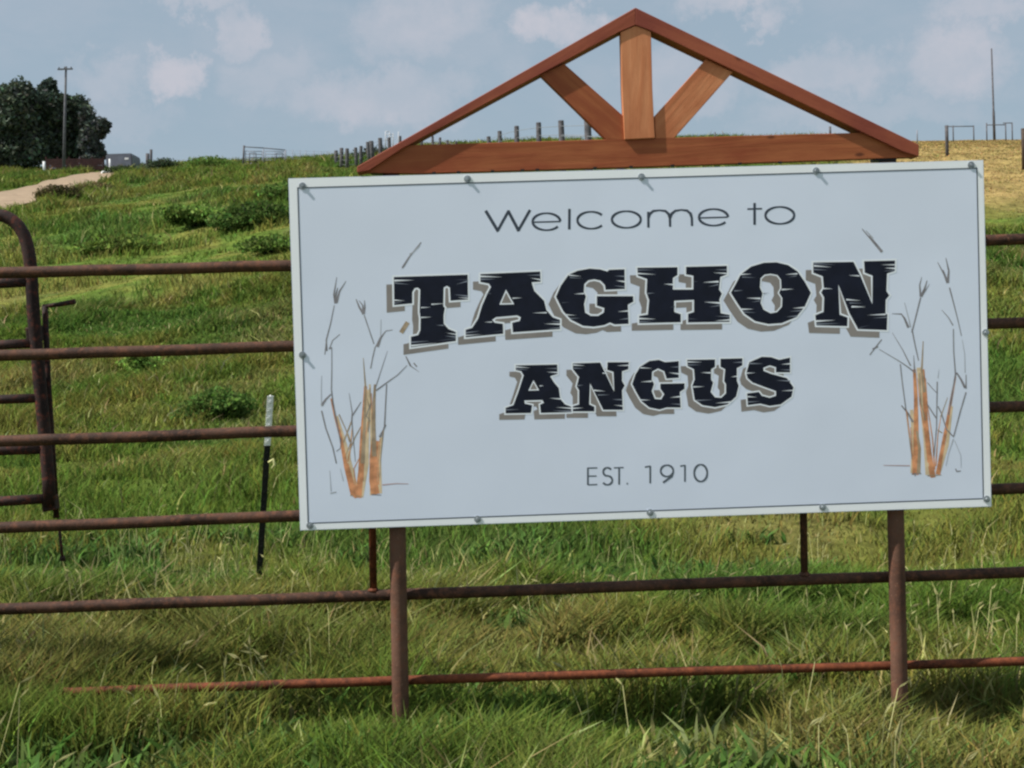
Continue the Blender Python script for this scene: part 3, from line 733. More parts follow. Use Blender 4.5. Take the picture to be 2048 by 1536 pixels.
ST = stk(c4, [((108,232),(260,228),3.5,1),((108,250),(230,262),2.2,3),((108,380),(190,386),2.4,1),((108,402),(170,398),1.8,3),((666,225),(560,226),1.6,4),((668,235),(575,262),2.4,3),((668,350),(560,338),2.6,3),((668,366),(590,360),2,1),((390,412),(500,405),2.2,1),((310,437),(385,434),2,1),((310,512),(395,508),2.2,1),((482,572),(425,570),2.2,3),((575,660),(490,652),2.6,3),((575,640),(500,628),2,1),((237,700),(380,690),2.4,3),((237,726),(440,705),3.2,1),((575,672),(420,690),2,4),
 ((762,200),(930,205),3,1),((764,222),(880,220),2.4,3),((1215,190),(1110,192),2,3),((1215,225),(1140,212),2.4,1),((1005,366),(1080,362),2.2,1),((1265,475),(1155,478),2.4,1),((1365,562),(1245,560),3,1),((1365,590),(1260,598),2,3),((1360,545),(1290,540),1.8,3),((850,546),(790,548),2,1),((650,628),(760,615),2.6,3),((650,648),(780,640),1.8,1),((930,612),(850,622),1.6,4),((842,330),(800,335),2,4),
 ((1432,190),(1530,200),2.4,1),((1440,208),(1540,216),1.6,3),((1856,200),(1780,196),2.4,3),((1856,240),(1790,232),3.2,1),((1856,280),(1770,270),2.4,3),((1548,330),(1470,334),2.6,1),((1400,490),(1490,496),2.4,1),((1440,520),(1520,516),1.8,3),((1882,462),(1800,468),2.6,1),((1884,520),(1810,528),2.2,3),((1380,400),(1440,396),1.6,4)]) + \
 stk(c5, [((58,152),(190,150),1.8,3),((60,178),(200,186),2.6,1),((132,330),(190,326),2,3),((325,262),(255,258),2.8,1),((480,240),(520,238),1.6,4),((672,240),(550,246),3.6,1),((670,262),(590,280),2,3),((735,150),(640,150),2,3),((733,178),(630,172),2.6,1),((680,402),(560,394),3.6,1),((684,420),(600,432),2,3),((70,520),(200,524),3,1),((72,545),(170,540),2,3),((755,505),(650,502),2.4,3),((755,530),(640,538),2.8,1),((340,430),(300,436),1.8,4),((440,520),(520,526),2,4),
 ((838,185),(925,182),2.6,1),((850,205),(960,210),1.6,3),((1270,180),(1175,186),2.8,1),((1262,196),(1200,206),1.6,3),((790,310),(860,306),2.6,3),((990,368),(880,364),3.4,1),((985,385),(920,396),1.8,3),((1150,300),(1245,296),2.8,1),((845,450),(940,448),3,1),((860,470),(960,476),1.8,3),((1330,436),(1230,442),3.4,1),((1300,460),(1210,466),2.2,3),((1270,500),(1180,508),2.4,3),((1010,330),(1060,326),1.5,4),
 ((1392,102),(1560,112),2.2,3),((1394,120),(1530,130),3.0,1),((1396,148),(1500,152),2.2,3),((1740,196),(1655,192),2.4,1),((2008,112),(1900,112),2.2,1),((2008,140),(1930,136),3.2,1),((2006,156),(1920,160),1.6,3),((1458,292),(1540,294),2.8,1),((1640,376),(1750,384),3.0,1),((1665,402),(1765,404),2,3),((1680,430),(1790,432),3.4,1),((1940,488),(1800,494),3.0,1),((1948,510),(1840,516),2,3),((1408,540),(1560,532),3.6,1),((1412,562),(1600,556),2.6,3),((1740,590),(1820,570),2,4)])
word(TAG, 15.0, .0062, 'lettering', ST, 'large western letters reading TAGHON with torn edges')
SA = stk(c6, [((166,140),(260,146),2.4,1),((168,155),(250,158),1.8,3),((432,150),(350,150),1.8,3),((432,176),(360,172),2.4,1),((318,262),(345,260),2.2,1),((450,345),(380,340),2.4,1),((520,405),(420,398),2.6,1),((522,425),(400,420),3.2,3),((102,415),(190,412),2,3),((532,128),(610,132),2.6,1),((532,148),(600,150),2,3),((888,130),(810,132),2.4,1),((720,180),(770,184),2,1),((665,290),(740,296),2.8,1),((690,320),(770,318),2,3),((848,350),(780,348),2.4,3),((850,390),(790,384),2,1),((530,405),(600,402),2.4,1),((560,260),(600,256),1.8,3),
 ((962,145),(1040,150),2.4,1),((1208,140),(1150,142),2,3),((1208,185),(1140,176),2.8,1),((1035,232),(960,236),2.6,1),((1218,330),(1150,336),2.8,1),((960,352),(1030,352),2.4,1),((1218,380),(1150,376),2,3),((1265,108),(1360,110),2.4,1),((1266,128),(1350,126),1.8,3),((1412,178),(1350,176),2.8,1),((1300,268),(1375,266),2.4,1),((1615,110),(1550,112),2.2,3),((1320,355),(1430,350),2.2,3),((1545,365),(1440,372),3.2,1),((1582,200),(1540,204),2.2,1),((1640,180),(1700,178),2.2,1),((1662,118),(1750,120),2.8,3),((1920,120),(1860,124),2.4,1),((1920,160),(1850,158),1.8,3),((1920,230),(1830,226),3.0,3),((1940,290),(1860,294),2.0,1),((1648,330),(1710,334),2.4,1),((1650,365),(1730,360),2.2,3)])
word(ANG, 12.8, .0052, 'lettering', SA, 'smaller western letters reading ANGUS with torn edges')

def arc(cx, cy, rx, ry, a0, a1, n=22, tilt=0):
    return [(cx+rx*math.cos(rad(a0+(a1-a0)*i/n)), cy-ry*math.sin(rad(a0+(a1-a0)*i/n))) for i in range(n+1)]
# "Welcome to"
k = Ink(); w5 = rc(560, 310, 2.7676); w6 = rc(1240, 310, 2.5347); zz = [.0010]
def st(cv, pts, w=4.2, wx=3.2, closed=False, mi=0):
    zz[0] += 2e-5; k.stroke(cv(pts), w, mi, zz[0], closed=closed, wx=wx)
st(w5, [(1138,308),(1208,424)], 4.6, 4.6); st(w5, [(1204,420),(1266,308)], 4.0, 4.0); st(w5, [(1262,308),(1322,422)], 4.6, 4.6); st(w5, [(1318,420),(1384,304)], 4.0, 4.0)
st(w5, arc(1475, 369, 77, 47, 2, 325), 4.2, 3.2); st(w5, [(1400,372),(1552,368)], 3, 3)
st(w5, [(1602,298),(1601,412)], 5, 5)
st(w5, arc(1722, 361, 76, 47, 38, 322), 4.2, 3.2)
st(w5, arc(1917, 357, 80, 46, 0, 345, 30), 4.2, 3.2, True)
st(w6, [(143,288),(144,368)], 4.8, 4.8); st(w6, [(144,318),(150,300),(168,284),(200,280),(230,284),(247,300),(253,322),(254,364)], 4.6, 3.2); st(w6, [(254,318),(262,298),(280,283),(310,278),(340,282),(358,298),(364,322),(365,360)], 4.6, 3.2)
st(w6, arc(474, 316, 74, 42, 2, 325), 4.2, 3.2); st(w6, [(402,319),(546,315)], 3, 3)
st(w6, [(682,243),(682,354)], 5, 5); st(w6, [(645,274),(720,272)], 3.2, 3.2)
st(w6, arc(810, 306, 73, 43, 0, 345, 30), 4.2, 3.2, True)
k.build('lettering', [M['text']], panel, 'thin wide letters reading Welcome to')
# "EST. 1910"
k = Ink(); w7 = rc(560, 660, 2.7676); w8 = rc(1240, 660, 2.5347)
st(w7, [(1704,762),(1704,858)], 3.4, 3.4); st(w7, [(1704,764),(1756,763)], 2.6, 2.6); st(w7, [(1704,809),(1752,808)], 2.6, 2.6); st(w7, [(1704,857),(1756,855)], 2.6, 2.6)
st(w7, arc(1812, 785, 23, 23, 30, 245, 12)+arc(1812, 832, 27, 25, 80, -150, 14), 3.2, 2.8)
st(w7, [(1848,763),(1902,761)], 2.6, 2.6); st(w7, [(1877,762),(1877,856)], 3.4, 3.4)
st(w7, [(1918,850),(1926,850)], 3, 3)
st(w8, [(126,695),(153,690)], 2.6, 2.6); st(w8, [(153,688),(153,777)], 3.4, 3.4)
st(w8, arc(238, 714, 32, 29, 0, 345, 22), 3.2, 2.8, True); st(w8, [(270,720),(262,742),(218,774)], 3.2, 3)
st(w8, [(305,690),(330,686)], 2.6, 2.6); st(w8, [(329,684),(329,769)], 3.4, 3.4)
st(w8, arc(409, 725, 33, 43, 0, 345, 26), 3.4, 2.8, True)
k.build('lettering', [M['text2']], panel, 'small grey letters reading EST. 1910')

# printed grass stems: pts in crop coordinates, width, material
GI = {'o': 0, 't': 1, 'p': 2, 'g': 3, 'f': 4, 'r': 5}
def art(cv, L, nm, lab):
    k = Ink(); z = .0008
    for pts, w, mt, tp in L:
        z += 1.2e-5; q = cv(pts); d = []
        for i in range(len(q)-1):       # densify
            for j in range(3): d.append((q[i][0]+(q[i+1][0]-q[i][0])*j/3, q[i][1]+(q[i+1][1]-q[i][1])*j/3))
        d.append(q[-1]); k.stroke(d, w*(.85 if w < 6 else 1.08), GI[mt], z, taper=tp)
    return k.build(nm, [M['gstem'], M['gtan'], M['gpale'], M['ggrey'], M['gfaint'], M['gred']], panel, lab)
gl = rc(620, 470, 2.845); gr = rc(1700, 440, 2.845)
art(gl, [
 ([(268,1490),(235,1350),(200,1200),(150,1030)], 15, 'p', (.8,.4)), ([(285,1490),(318,1300),(322,1100),(335,880)], 15, 'p', (.8,.5)), ([(395,1470),(392,1250),(405,1150)], 12, 'p', (.8,.4)), ([(240,1440),(225,1250),(240,1100)], 5, 'p', (1,.5)), ([(290,1250),(250,1330),(262,1450)], 3, 'o', (.5,1)), ([(330,1060),(308,1200),(300,1400)], 4, 'o', (.4,1)), ([(350,900),(352,1080),(362,1240)], 4, 'o', (.4,1)), ([(215,1290),(232,1200),(240,1090)], 3, 'o', (1,.4)), ([(400,1160),(388,1290),(390,1420)], 3.4, 'o', (.5,1)), ([(325,930),(345,1010),(330,1120)], 3.4, 't', (.6,1)), ([(345,1480),(348,1300),(345,1000),(340,850)], 5, 'p', (.8,.8)),
 ([(245,1480),(205,1320),(175,1150),(140,1020),(120,930)], 8, 'o', (1.1,.35)), ([(260,1490),(238,1400),(212,1300)], 9, 'o', (1,.5)),
 ([(275,1495),(290,1340),(298,1150),(308,1000),(316,860)], 9, 'o', (1.3,.6)), ([(300,1300),(310,1080),(316,870),(303,700)], 7, 't', (1.1,.15)),
 ([(372,1475),(360,1400),(362,1250),(372,1170)], 14, 'o', (1.1,1)), ([(366,1260),(362,1100),(364,950),(370,850)], 8, 't', (1.1,.5)), ([(364,1480),(350,1420),(352,1250)], 5, 'o', (1,.4)),
 ([(130,950),(122,880),(124,760),(124,640)], 2.6, 'g', (1.2,.7)), ([(175,1180),(130,950)], 3.5, 'g', (.8,1)), ([(124,640),(110,650),(128,600),(170,565)], 3, 'g', (.9,.5)), ([(96,660),(92,600),(118,500),(138,400)], 3, 'g', (1.2,.6)), ([(84,680),(94,600)], 3, 'g', (.6,1)),
 ([(146,390),(136,340),(152,240)], 4, 'g', (1.6,.3)), ([(150,385),(168,320),(205,262)], 4, 'g', (1.6,.3)), ([(142,370),(150,330),(158,300)], 5, 'g', (1.2,.3)),
 ([(364,620),(330,520),(308,455)], 2.6, 'g', (.9,.9)), ([(306,450),(280,410),(262,365)], 4.5, 'g', (1.5,.4)), ([(304,450),(300,400),(278,372)], 3.4, 'g', (1.4,.3)), ([(306,450),(312,410),(310,372)], 4, 'g', (1.4,.3)),
 ([(345,760),(356,700),(370,640),(390,610)], 2.4, 'g', (1,1)), ([(382,636),(402,585),(432,545)], 5, 'g', (1.6,.3)), ([(402,575),(404,480)], 2, 'f', (1,.5)), ([(432,545),(470,540)], 2, 'g', (1,.6)),
 ([(120,905),(90,935),(66,970)], 4, 'g', (.6,1.6)), ([(66,975),(64,880),(66,800)], 2, 'f', (1,.5)), ([(66,1000),(90,1100),(130,1210),(150,1300)], 3, 'g', (1.1,.9)), ([(150,1230),(172,1215),(178,1160)], 2, 'g', (1,.5)),
 ([(236,1080),(240,1010),(222,900)], 3.2, 'g', (1.2,.3)), ([(240,1030),(290,950)], 2.6, 'g', (1.2,.7)), ([(190,1180),(236,1060)], 3, 't', (1,1)), ([(238,1060),(248,1180),(258,1290)], 2.6, 'g', (1,.5)), ([(228,1220),(256,1150),(290,1090)], 2.6, 't', (1,.8)), ([(165,1020),(205,1110),(225,1180)], 2.6, 't', (1,.7)), ([(215,1130),(232,1180),(205,1250)], 2.6, 't', (1,.7)),
 ([(372,870),(440,660)], 2.2, 'g', (1,.4)), ([(376,885),(430,845),(500,795),(552,742)], 2.6, 'g', (1.3,.5)), ([(436,850),(430,960),(424,1090),(402,1150)], 2.6, 'g', (1,1.3)), ([(432,1080),(396,1150)], 4, 'g', (.6,1.2)), ([(418,1110),(404,1250),(396,1380)], 2.6, 't', (1,.4)),
 ([(545,690),(572,745)], 3, 'g', (.8,1.3)), ([(590,728),(608,750)], 3, 'g', (1,1)), ([(572,745),(622,780)], 2.2, 'g', (1,.3)), ([(340,870),(346,960),(330,1080)], 3, 't', (1,.6)), ([(345,960),(320,1030),(345,1060)], 2.2, 'g', (1,.6)),
 ([(524,188),(560,130),(632,42)], 5, 'g', (.7,.5)), ([(530,180),(575,110)], 5.5, 'g', (.8,.5)), ([(566,110),(585,100),(625,60)], 3, 'f', (1.3,.5)),
 ([(412,1422),(490,1414),(560,1416)], 2.4, 'r', (1,.5)), ([(230,1482),(300,1488)], 2.4, 't', (1,.6)), ([(350,1476),(405,1480)], 2.6, 'g', (1,.6)), ([(115,1470),(150,1462)], 2.6, 'f', (1,1)), ([(120,1460),(112,1340)], 1.8, 'f', (1,.5)), ([(190,1400),(172,1330)], 1.8, 'f', (1,.5)), ([(252,1480),(262,1496)], 6, 'o', (1,.6)),
 ([(518,556),(556,496)], 8, 't', (1,1))], 'grass_artwork', 'printed orange and grey grass clump at the left of the board')
art(gr, [
 ([(362,1440),(366,1250),(350,1080)], 15, 'p', (.8,.4)), ([(445,1450),(432,1250),(406,1000),(390,840)], 15, 'p', (.7,.5)), ([(500,1440),(552,1280),(580,1060)], 12, 'p', (.8,.3)), ([(385,900),(398,1050),(425,1200),(445,1380)], 4, 'o', (.4,1)), ([(430,900),(440,1050),(470,1250),(482,1420)], 3.4, 'o', (.4,1)), ([(345,1180),(352,1300),(360,1430)], 3.4, 'o', (.5,1)), ([(520,1100),(500,1220),(488,1400)], 3, 'o', (.4,1)), ([(590,960),(560,1120),(520,1300)], 4, 'o', (.4,1)),
 ([(372,1450),(376,1300),(376,1150),(374,1000),(366,850)], 11, 'o', (1.1,.5)), ([(390,1440),(396,1300),(380,1200)], 7, 't', (1,.5)), ([(368,870),(362,770)], 4, 'g', (1,.3)),
 ([(474,1465),(450,1320),(432,1150),(424,980),(412,850)], 9, 'o', (1,.8)), ([(424,980),(408,850),(416,690)], 6, 't', (1,.25)), ([(466,1460),(452,1400)], 8, 'o', (1,.6)),
 ([(500,1448),(520,1330),(548,1180),(576,1020),(600,890)], 8, 'o', (1.1,.4)), ([(560,1110),(602,870)], 4, 'g', (.8,1)), 
 ([(600,880),(590,750),(588,620)], 2.8, 'g', (1.1,.8)), ([(586,600),(560,555),(522,512)], 3, 'g', (1,.4)), ([(634,660),(614,570),(586,460),(566,385)], 3, 'g', (.6,1.1)), ([(655,870),(652,760),(638,680)], 2, 'f', (1,.5)),
 ([(556,358),(536,310),(498,240)], 4.5, 'g', (1.5,.3)), ([(556,358),(562,290),(545,215)], 4.5, 'g', (1.5,.3)), ([(553,350),(542,320),(530,285)], 5, 'g', (1.3,.4)),
 ([(352,640),(372,560),(402,440)], 3.4, 'g', (.9,.9)), ([(402,436),(396,370),(408,325)], 3.6, 'g', (1.4,.3)), ([(404,436),(425,390),(438,345)], 4.6, 'g', (1.5,.4)), ([(406,436),(430,400),(452,365)], 3, 'g', (1.3,.3)),
 ([(352,620),(372,720),(390,800)], 3, 'g', (1,.8)), ([(332,612),(310,560),(292,535),(238,533)], 4, 'g', (1.5,.3)), ([(344,610),(336,570),(310,470)], 2.4, 'f', (1.3,.6)),
 ([(360,860),(320,830),(275,800),(165,735)], 2.6, 'g', (1.3,.5)), ([(112,768),(145,725),(180,680)], 3.4, 'g', (.7,.8)), ([(128,735),(160,720)], 4, 'g', (1,.8)), ([(345,830),(300,740),(240,640)], 2.4, 'g', (1.3,.4)), ([(286,820),(298,930),(318,1080)], 2.6, 'g', (1,1)),
 ([(292,1055),(330,1100),(358,1150)], 4, 'g', (.7,1.3)), ([(322,1090),(340,1250),(352,1360)], 3.4, 't', (1.2,.5)), ([(320,1080),(342,1240)], 2.6, 'o', (1,.6)),
 ([(440,925),(470,960),(495,985)], 2.2, 'g', (1,.7)), ([(496,920),(494,1050),(492,1180),(478,1340)], 3, 'g', (.9,.7)), ([(440,1050),(492,1130)], 2.8, 'g', (1,1)), ([(500,1060),(520,1100),(548,1190),(590,1235)], 2.8, 'g', (1,1)), ([(515,1120),(555,1010)], 2.4, 't', (1,.5)), ([(498,1195),(525,1212)], 2.4, 't', (1,1)), ([(396,870),(402,1040),(430,1140)], 3.4, 't', (1,.7)), ([(500,900),(506,850)], 1.8, 'f', (1,.4)),
 ([(606,868),(630,905),(655,955)], 4.4, 'g', (.7,1.4)), ([(660,960),(660,880)], 3, 'g', (1,.6)), ([(660,980),(630,1080),(590,1230)], 2.8, 'g', (1.1,1)), ([(588,1245),(560,1330),(545,1400)], 2.2, 'f', (1,.5)), ([(595,1255),(630,1340),(632,1410)], 1.6, 'f', (1,.5)),
 ([(68,50),(110,100),(180,184)], 5, 'g', (.4,.8)), ([(110,90),(150,140),(182,182)], 6, 'g', (.4,.9)), ([(90,60),(130,105)], 3.2, 'f', (.6,1.2)),
 ([(190,1396),(340,1398)], 2.2, 'r', (.6,1)), ([(350,1446),(405,1442)], 2.4, 'g', (.7,1)), ([(368,1440),(371,1458)], 4, 'g', (1,.5)), ([(440,1455),(520,1450)], 2.6, 't', (1,.6)), ([(600,1415),(606,1430),(630,1428)], 2.6, 'g', (1,1))], 'grass_artwork', 'printed orange and grey grass clump at the right of the board')

# sign posts
def spost(xt, yt, xb, yb):
    a1 = S(xt, yt, .052); b1 = S(xb, yb, .052); zt_ = SC.z+SH/2+.01; zb_ = h1(a1.x, a1.y)-.25
    d = (a1-b1)/(a1.z-b1.z); top = b1+d*(zt_-b1.z); bot = b1+d*(zb_-b1.z)
    m = MB(); m.tube([bot.lerp(top, i/6) for i in range(7)], .0296, 20); m.build('post', M['postrust'], sign)
spost(795, 1060, 802, 1450); spost(1791, 1020, 1800, 1430)

# ---------------------------------------------------------------- pipe fence right behind the sign posts
YB = .106
def FP(px, py, b=YB): return S(px, py, b)
fence = empty('pipe_fence', (SC.x, SC.y+YB, h1(SC.x, SC.y+YB)), 'rusty horizontal pipe fence running behind the welcome sign', 'fence')
rails = [((0, 546), (577, 531), (2048, 479)), ((0, 711), (577, 693), (2048, 645)), ((0, 883), (590, 862), (2048, 812)), ((0, 1056), (595, 1031), (2048, 976)), ((0, 1218), (790, 1190), (2048, 1144))]
def rail(pts, r, mt, wig=.0016, ext=1.6):
    q = [FP(*p) for p in pts]; a1 = q[0]+(q[0]-q[1]).normalized()*ext; b1 = q[-1]+(q[-1]-q[-2]).normalized()*1.6
    chain = [a1]+q+[b1]; P_ = []
    for i in range(len(chain)-1):
        for j in range(6): P_.append(chain[i].lerp(chain[i+1], j/6)+Vector((0, 0, random.uniform(-wig, wig))))
    P_.append(chain[-1]); m = MB(); m.tube(P_, r, 14); return m.build('rail', mt, fence)
for r_ in rails: rail(r_, .0205, M['rust'])
rail(((150, 1384), (790, 1361), (2048, 1322)), .0165, M['redrust'], ext=.04)
for (x, y0, y1, mt) in ((745, 548, 1192, 'redrust'), (1607, 495, 1160, 'rust')):
    d = (y1-y0); b1 = FP(x+2, y1); t1 = FP(x-2-d*.01, y0); m = MB(); m.tube([b1, b1.lerp(t1, .5), t1], .0135, 12)
    m.tube([b1+Vector((0, 0, .017)), b1+Vector((0, 0, .023)), b1+Vector((0, 0, .029))], [.0195, .019, .014], 10, wob=.14); m.build('upright', M[mt], fence)

# ---------------------------------------------------------------- gate with bent corner, left
GY = 5.95
gp = at(0, 1480, GY)
gate = empty('pipe_gate', (gp.x-.6, GY, h1(gp.x-.6, GY)), 'rusty tubular gate with a rounded upper corner at the left edge', 'gate')
q = lambda x, y, dy=0: at(x, y, GY+dy)
pth = [q(-900, 452), q(-400, 440), q(-60, 431), q(-10, 430), q(8, 432), q(24, 440), q(38, 453), q(48, 470), q(55, 492), q(60, 520), q(63, 560), q(68, 640), q(79, 760), q(90, 880), q(97, 960), q(99, 1012)]
m = MB(); m.tube(pth, .0255, 16); m.build('gate_frame', M['gaterust'], gate)
for (ya, yb, xe, r_) in ((566, 562, 64, .022), (690, 686, 72, .019), (799, 796, 80, .0185), (900, 897, 88, .022), (1003, 997, 94, .020)):
    m = MB(); m.tube([q(-900, ya+24), q(-300, ya+8), q(0, ya), q(xe, yb)], r_, 12); m.build('rail', M['gaterust'], gate)
m = MB(); m.tube([q(90, 612, .06), q(96, 760, .06), q(104, 880, .06), q(113, 1036, .06)], .0125, 10); lr = m.build('latch_rod', M['gaterust'], gate)
m = MB(); m.tube([q(86, 613, .06), q(118, 609, .05), q(150, 603, .04)], [.008, .0095, .011], 10); m.build('handle', M['gaterust'], lr)
for (x, y) in ((70, 668), (101, 1006)):
    m = MB(); m.box(q(x, y, .02), (.028, 0, .004), (0, .03, 0), (-.002, 0, .03))
    m.build('hinge_plate', M['gaterust'], gate, bevel=.006)
m = MB(); m.tube([q(118, 1050, .1), q(122, 1090, .1), q(125, 1118, .1)], .0065, 8); m.tube([q(125, 1112, .1), q(125, 1122, .1)], .011, 8); m.build('drop_pin', M['gaterust'], gate)
m = MB(); m.tube([q(-890, 452), q(-880, 1010)], .0255, 12); m.build('hinge_bar', M['gaterust'], gate)

# ---------------------------------------------------------------- steel T-post with white tip
top = at(541, 792, 10.2); bot = at(512, 1175, 10.4); bot.z = h1(bot.x, bot.y)-.2
d = (top-bot).normalized(); kx = Vector((1, .25, 0)).normalized(); ky = d.cross(kx).normalized()
tp = empty('steel_post', (bot.x, bot.y, bot.z+.2), 'thin leaning steel fence post with a white painted tip', 'post')
cut = at(533, 893, 10.22); Lt = (top-bot).length; Lc = Lt*(cut-bot).length/Lt
def tsec(a0, a1_, name, mt):
    m = MB(); c0 = bot+d*a0; c1 = bot+d*a1_; mid = (c0+c1)/2; hl = (c1-c0)/2
    m.box(mid-ky*.000, hl, kx*.021, ky*.0035); m.box(mid+ky*.019, hl, kx*.004, ky*.0155)
    n = int((a1_-a0)/.055)
    for i in range(n): m.box(bot+d*(a0+.03+i*.055)-ky*.007, d*.008, kx*.006, ky*.0035)
    return m.build(name, mt, tp)
tsec(0, Lc, 'shaft', M['tpost']); tsec(Lc+.002, Lt, 'tip', M['tpw'])
m = MB(); c = at(543, 928, 10.15); m.tube([c+Vector((-.02, 0, .01)), c+Vector((.01, 0, .03)), c+Vector((.022, 0, -.005)), c+Vector((.0, 0, -.03))], [.008, .011, .010, .006], 8); m.build('insulator', M['yellow'], tp)

# ---------------------------------------------------------------- far fence with wooden posts coming over the hill
FPOST = [(1175, 238, 40, 15), (1122, 241, 45, 12.5), (1077, 245, 50, 11), (1033, 252, 55, 10), (999, 262, 62, 9), (977, 273, 70, 8.5), (912, 283, 84, 5), (895, 280, 86, 5), (880, 275, 88, 5), (865, 272, 90, 5), (843, 268, 92, 5.5),
         (800, 272, 92, 6), (778, 275, 94, 7), (760, 276, 92, 9), (742, 282, 92, 10), (735, 284, 90, 7), (722, 292, 88, 7), (711, 295, 86, 7), (694, 297, 86, 8), (683, 296, 88, 8), (672, 301, 92, 8), (664, 312, 98, 6), (656, 318, 104, 4)]
g0 = onground(1175, 40)
ff = empty('post_and_wire_fence', g0, 'far fence of weathered wooden posts and wire following the hill behind the truss', 'fence')
tops = []
for i, (x, y, Y, w) in enumerate(FPOST):
    t_ = at(x, y, Y); gz_ = h1(t_.x, t_.y); r = w*Y/FPX/2
    if t_.z-gz_ < .7: gz_ = t_.z-.75
    lean = Vector((random.gauss(0, .03), 0, 0)) if i != 5 else Vector((-.1, 0, 0))
    b_ = Vector((t_.x, t_.y, gz_-.2))-lean; m = MB()
    m.tube([b_, b_.lerp(t_, .5), t_-Vector((0, 0, .02)), t_], [r*1.05, r, r*.97, r*.85], 9, wob=.07); m.build('post', M['oldwood'], ff); tops.append(t_)
for j in range(4):
    for seg in (tops[:6], tops[6:11], tops[11:]):
        P_ = []
        for t_ in seg: P_.append(t_-Vector((0, .08, .18+.26*j)))
        m = MB(); m.tube(P_, .008, 5); m.build('wire', M['wire'], ff)
a1 = at(1180, 273, 39.9); b1 = at(1240, 274, 36); m = MB(); m.tube([at(1122, 272, 44.9), at(1175, 273, 39.9), at(1240, 274.5, 36)], .011, 6); m.build('wire', M['wire'], ff)
m = MB(); t_ = at(1238, 246, 36); m.tube([Vector((t_.x, t_.y, h1(t_.x, t_.y)-.2)), t_], .09, 9, wob=.06); m.build('post', M['oldwood'], ff)

# thin steel posts standing on the crest seen through the right half of the truss
def thinpost(x, y, Y, w, label, mt='farpipe', name='fence_post', grp=None, yb=None):
    t_ = at(x, y, Y); gz_ = h1(t_.x, t_.y)
    if yb is not None: gz_ = min(gz_, at(x, yb, Y).z)
    e = MB(); e.tube([Vector((t_.x, t_.y, gz_-.15)), Vector((t_.x, t_.y, gz_)).lerp(t_, .6), t_], w*Y/FPX/2, 9, wob=.04)
    o = e.build(name, M[mt]); tag(o, label, 'post', grp); return o
thinpost(1430, 264, 95, 2.6, 'thin post on the crest, seen through the truss just right of the brace', grp='lone thin posts on the crest')
thinpost(1660, 253, 95, 4.5, 'dark post on the crest near the lower end of the right rafter', grp='lone thin posts on the crest')
thinpost(1834, 260, 110, 2.4, 'thin pale post on the crest just past the tip of the truss', 'greypipe', grp='lone thin posts on the crest')
thinpost(1893, 251, 67, 7, 'stout dark post in the golden field beside the pipe frames', 'oldwood', yb=316)
thinpost(2047, 257, 58, 10, 'brown post cut off by the right edge of the photo', 'brownpipe', yb=332)

def hframe(P_, label, Y, r=.05):
    xs = [p_[0] for p_ in P_['posts']]; c = onground(sum(xs)/len(xs), Y)
    e = empty('fence_brace', c, label, 'fence brace', 'pipe brace frames on the golden rise')
    for (x, y0) in P_['posts']:
        t_ = at(x, y0, Y); m = MB(); m.tube([Vector((t_.x, t_.y, h1(t_.x, t_.y)-.2)), t_], r, 10); m.build('upright', M['farpipe'], e)
    for (x0, y0, x1, y1) in P_['bars']:
        m = MB(); m.tube([at(x0, y0, Y), at(x1, y1, Y)], r*.75, 8); m.build('crossbar', M['farpipe'], e)
hframe(dict(posts=[(1906, 251), (1947, 251)], bars=[(1896, 253, 1948, 252.5)]), 'left pipe brace frame of two uprights and a crossbar', 118)
hframe(dict(posts=[(1973, 246), (2011, 247), (2024, 245)], bars=[(1973, 250, 2012, 249.5), (2006, 246, 2025, 246)]), 'right pipe brace frame with three uprights, around the mast', 120)
# tall mast
b_ = at(1989, 283, 126); b_.z = h1(b_.x, b_.y)-.2; t_ = at(1983, 97, 126); m = MB()
m.tube([b_, b_.lerp(t_, .33), b_.lerp(t_, .34), t_], [.12, .11, .085, .06], 10); o = m.build('mast', M['farpipe']); tag(o, 'tall thin grey mast rising from the golden rise', 'pole')

# utility pole
b_ = at(127, 344, 124); b_.z = h1(b_.x, b_.y); t_ = at(132, 133, 124)
up = empty('utility_pole', b_, 'tall wooden utility pole with a crossarm in front of the dark trees', 'utility pole')
m = MB(); m.tube([b_-Vector((0, 0, .3)), b_.lerp(t_, .5), t_], [.13, .115, .085], 12); m.build('pole', M['polewood'], up)
ca = at(131.5, 139, 124); m = MB(); m.box(ca-Vector((0, .16, 0)), (.62, 0, 0), (0, .05, 0), (0, 0, .06)); m.build('crossarm', M['polewood'], up)
for s in (-.5, -.05, .5):
    m = MB(); c = ca+Vector((s, -.16, .06)); m.tube([c, c+Vector((0, 0, .06)), c+Vector((0, 0, .13))], [.03, .05, .035], 8); m.build('insulator', M['darkgrey'], up)

# ---------------------------------------------------------------- things on the skyline, left
# grey trailer
Y = 124; c = at(246, 338, Y); c.z = h1(c.x, c.y); k = Y/FPX
tr = empty('box_trailer', c, 'small grey box trailer with rounded corners at the top of the road', 'trailer')
def rbox(m, c, hw, hd, hh, r=.15, mi=0):
    n = 5; pts = []
    for (sx_, sz_, a0) in ((1, 1, 0), (-1, 1, 90), (-1, -1, 180), (1, -1, 270)):
        for i in range(n+1):
            a_ = rad(a0+90*i/n); pts.append((sx_*(hw-r)+r*math.cos(a_), sz_*(hh-r)+r*math.sin(a_)))
    N = len(pts); v = [c+Vector((x, -hd, z)) for x, z in pts]+[c+Vector((x, hd, z)) for x, z in pts]
    m.add(v, [tuple(range(N)), tuple(range(N, 2*N))[::-1]]+[(i, i+N, (i+1) % N+N, (i+1) % N) for i in range(N)], mi)
bc = at(247, 325, Y)
m = MB(); rbox(m, bc, 1.06, 1.4, .50, .14); m.build('body', M['greybox'], tr, bevel=.02)
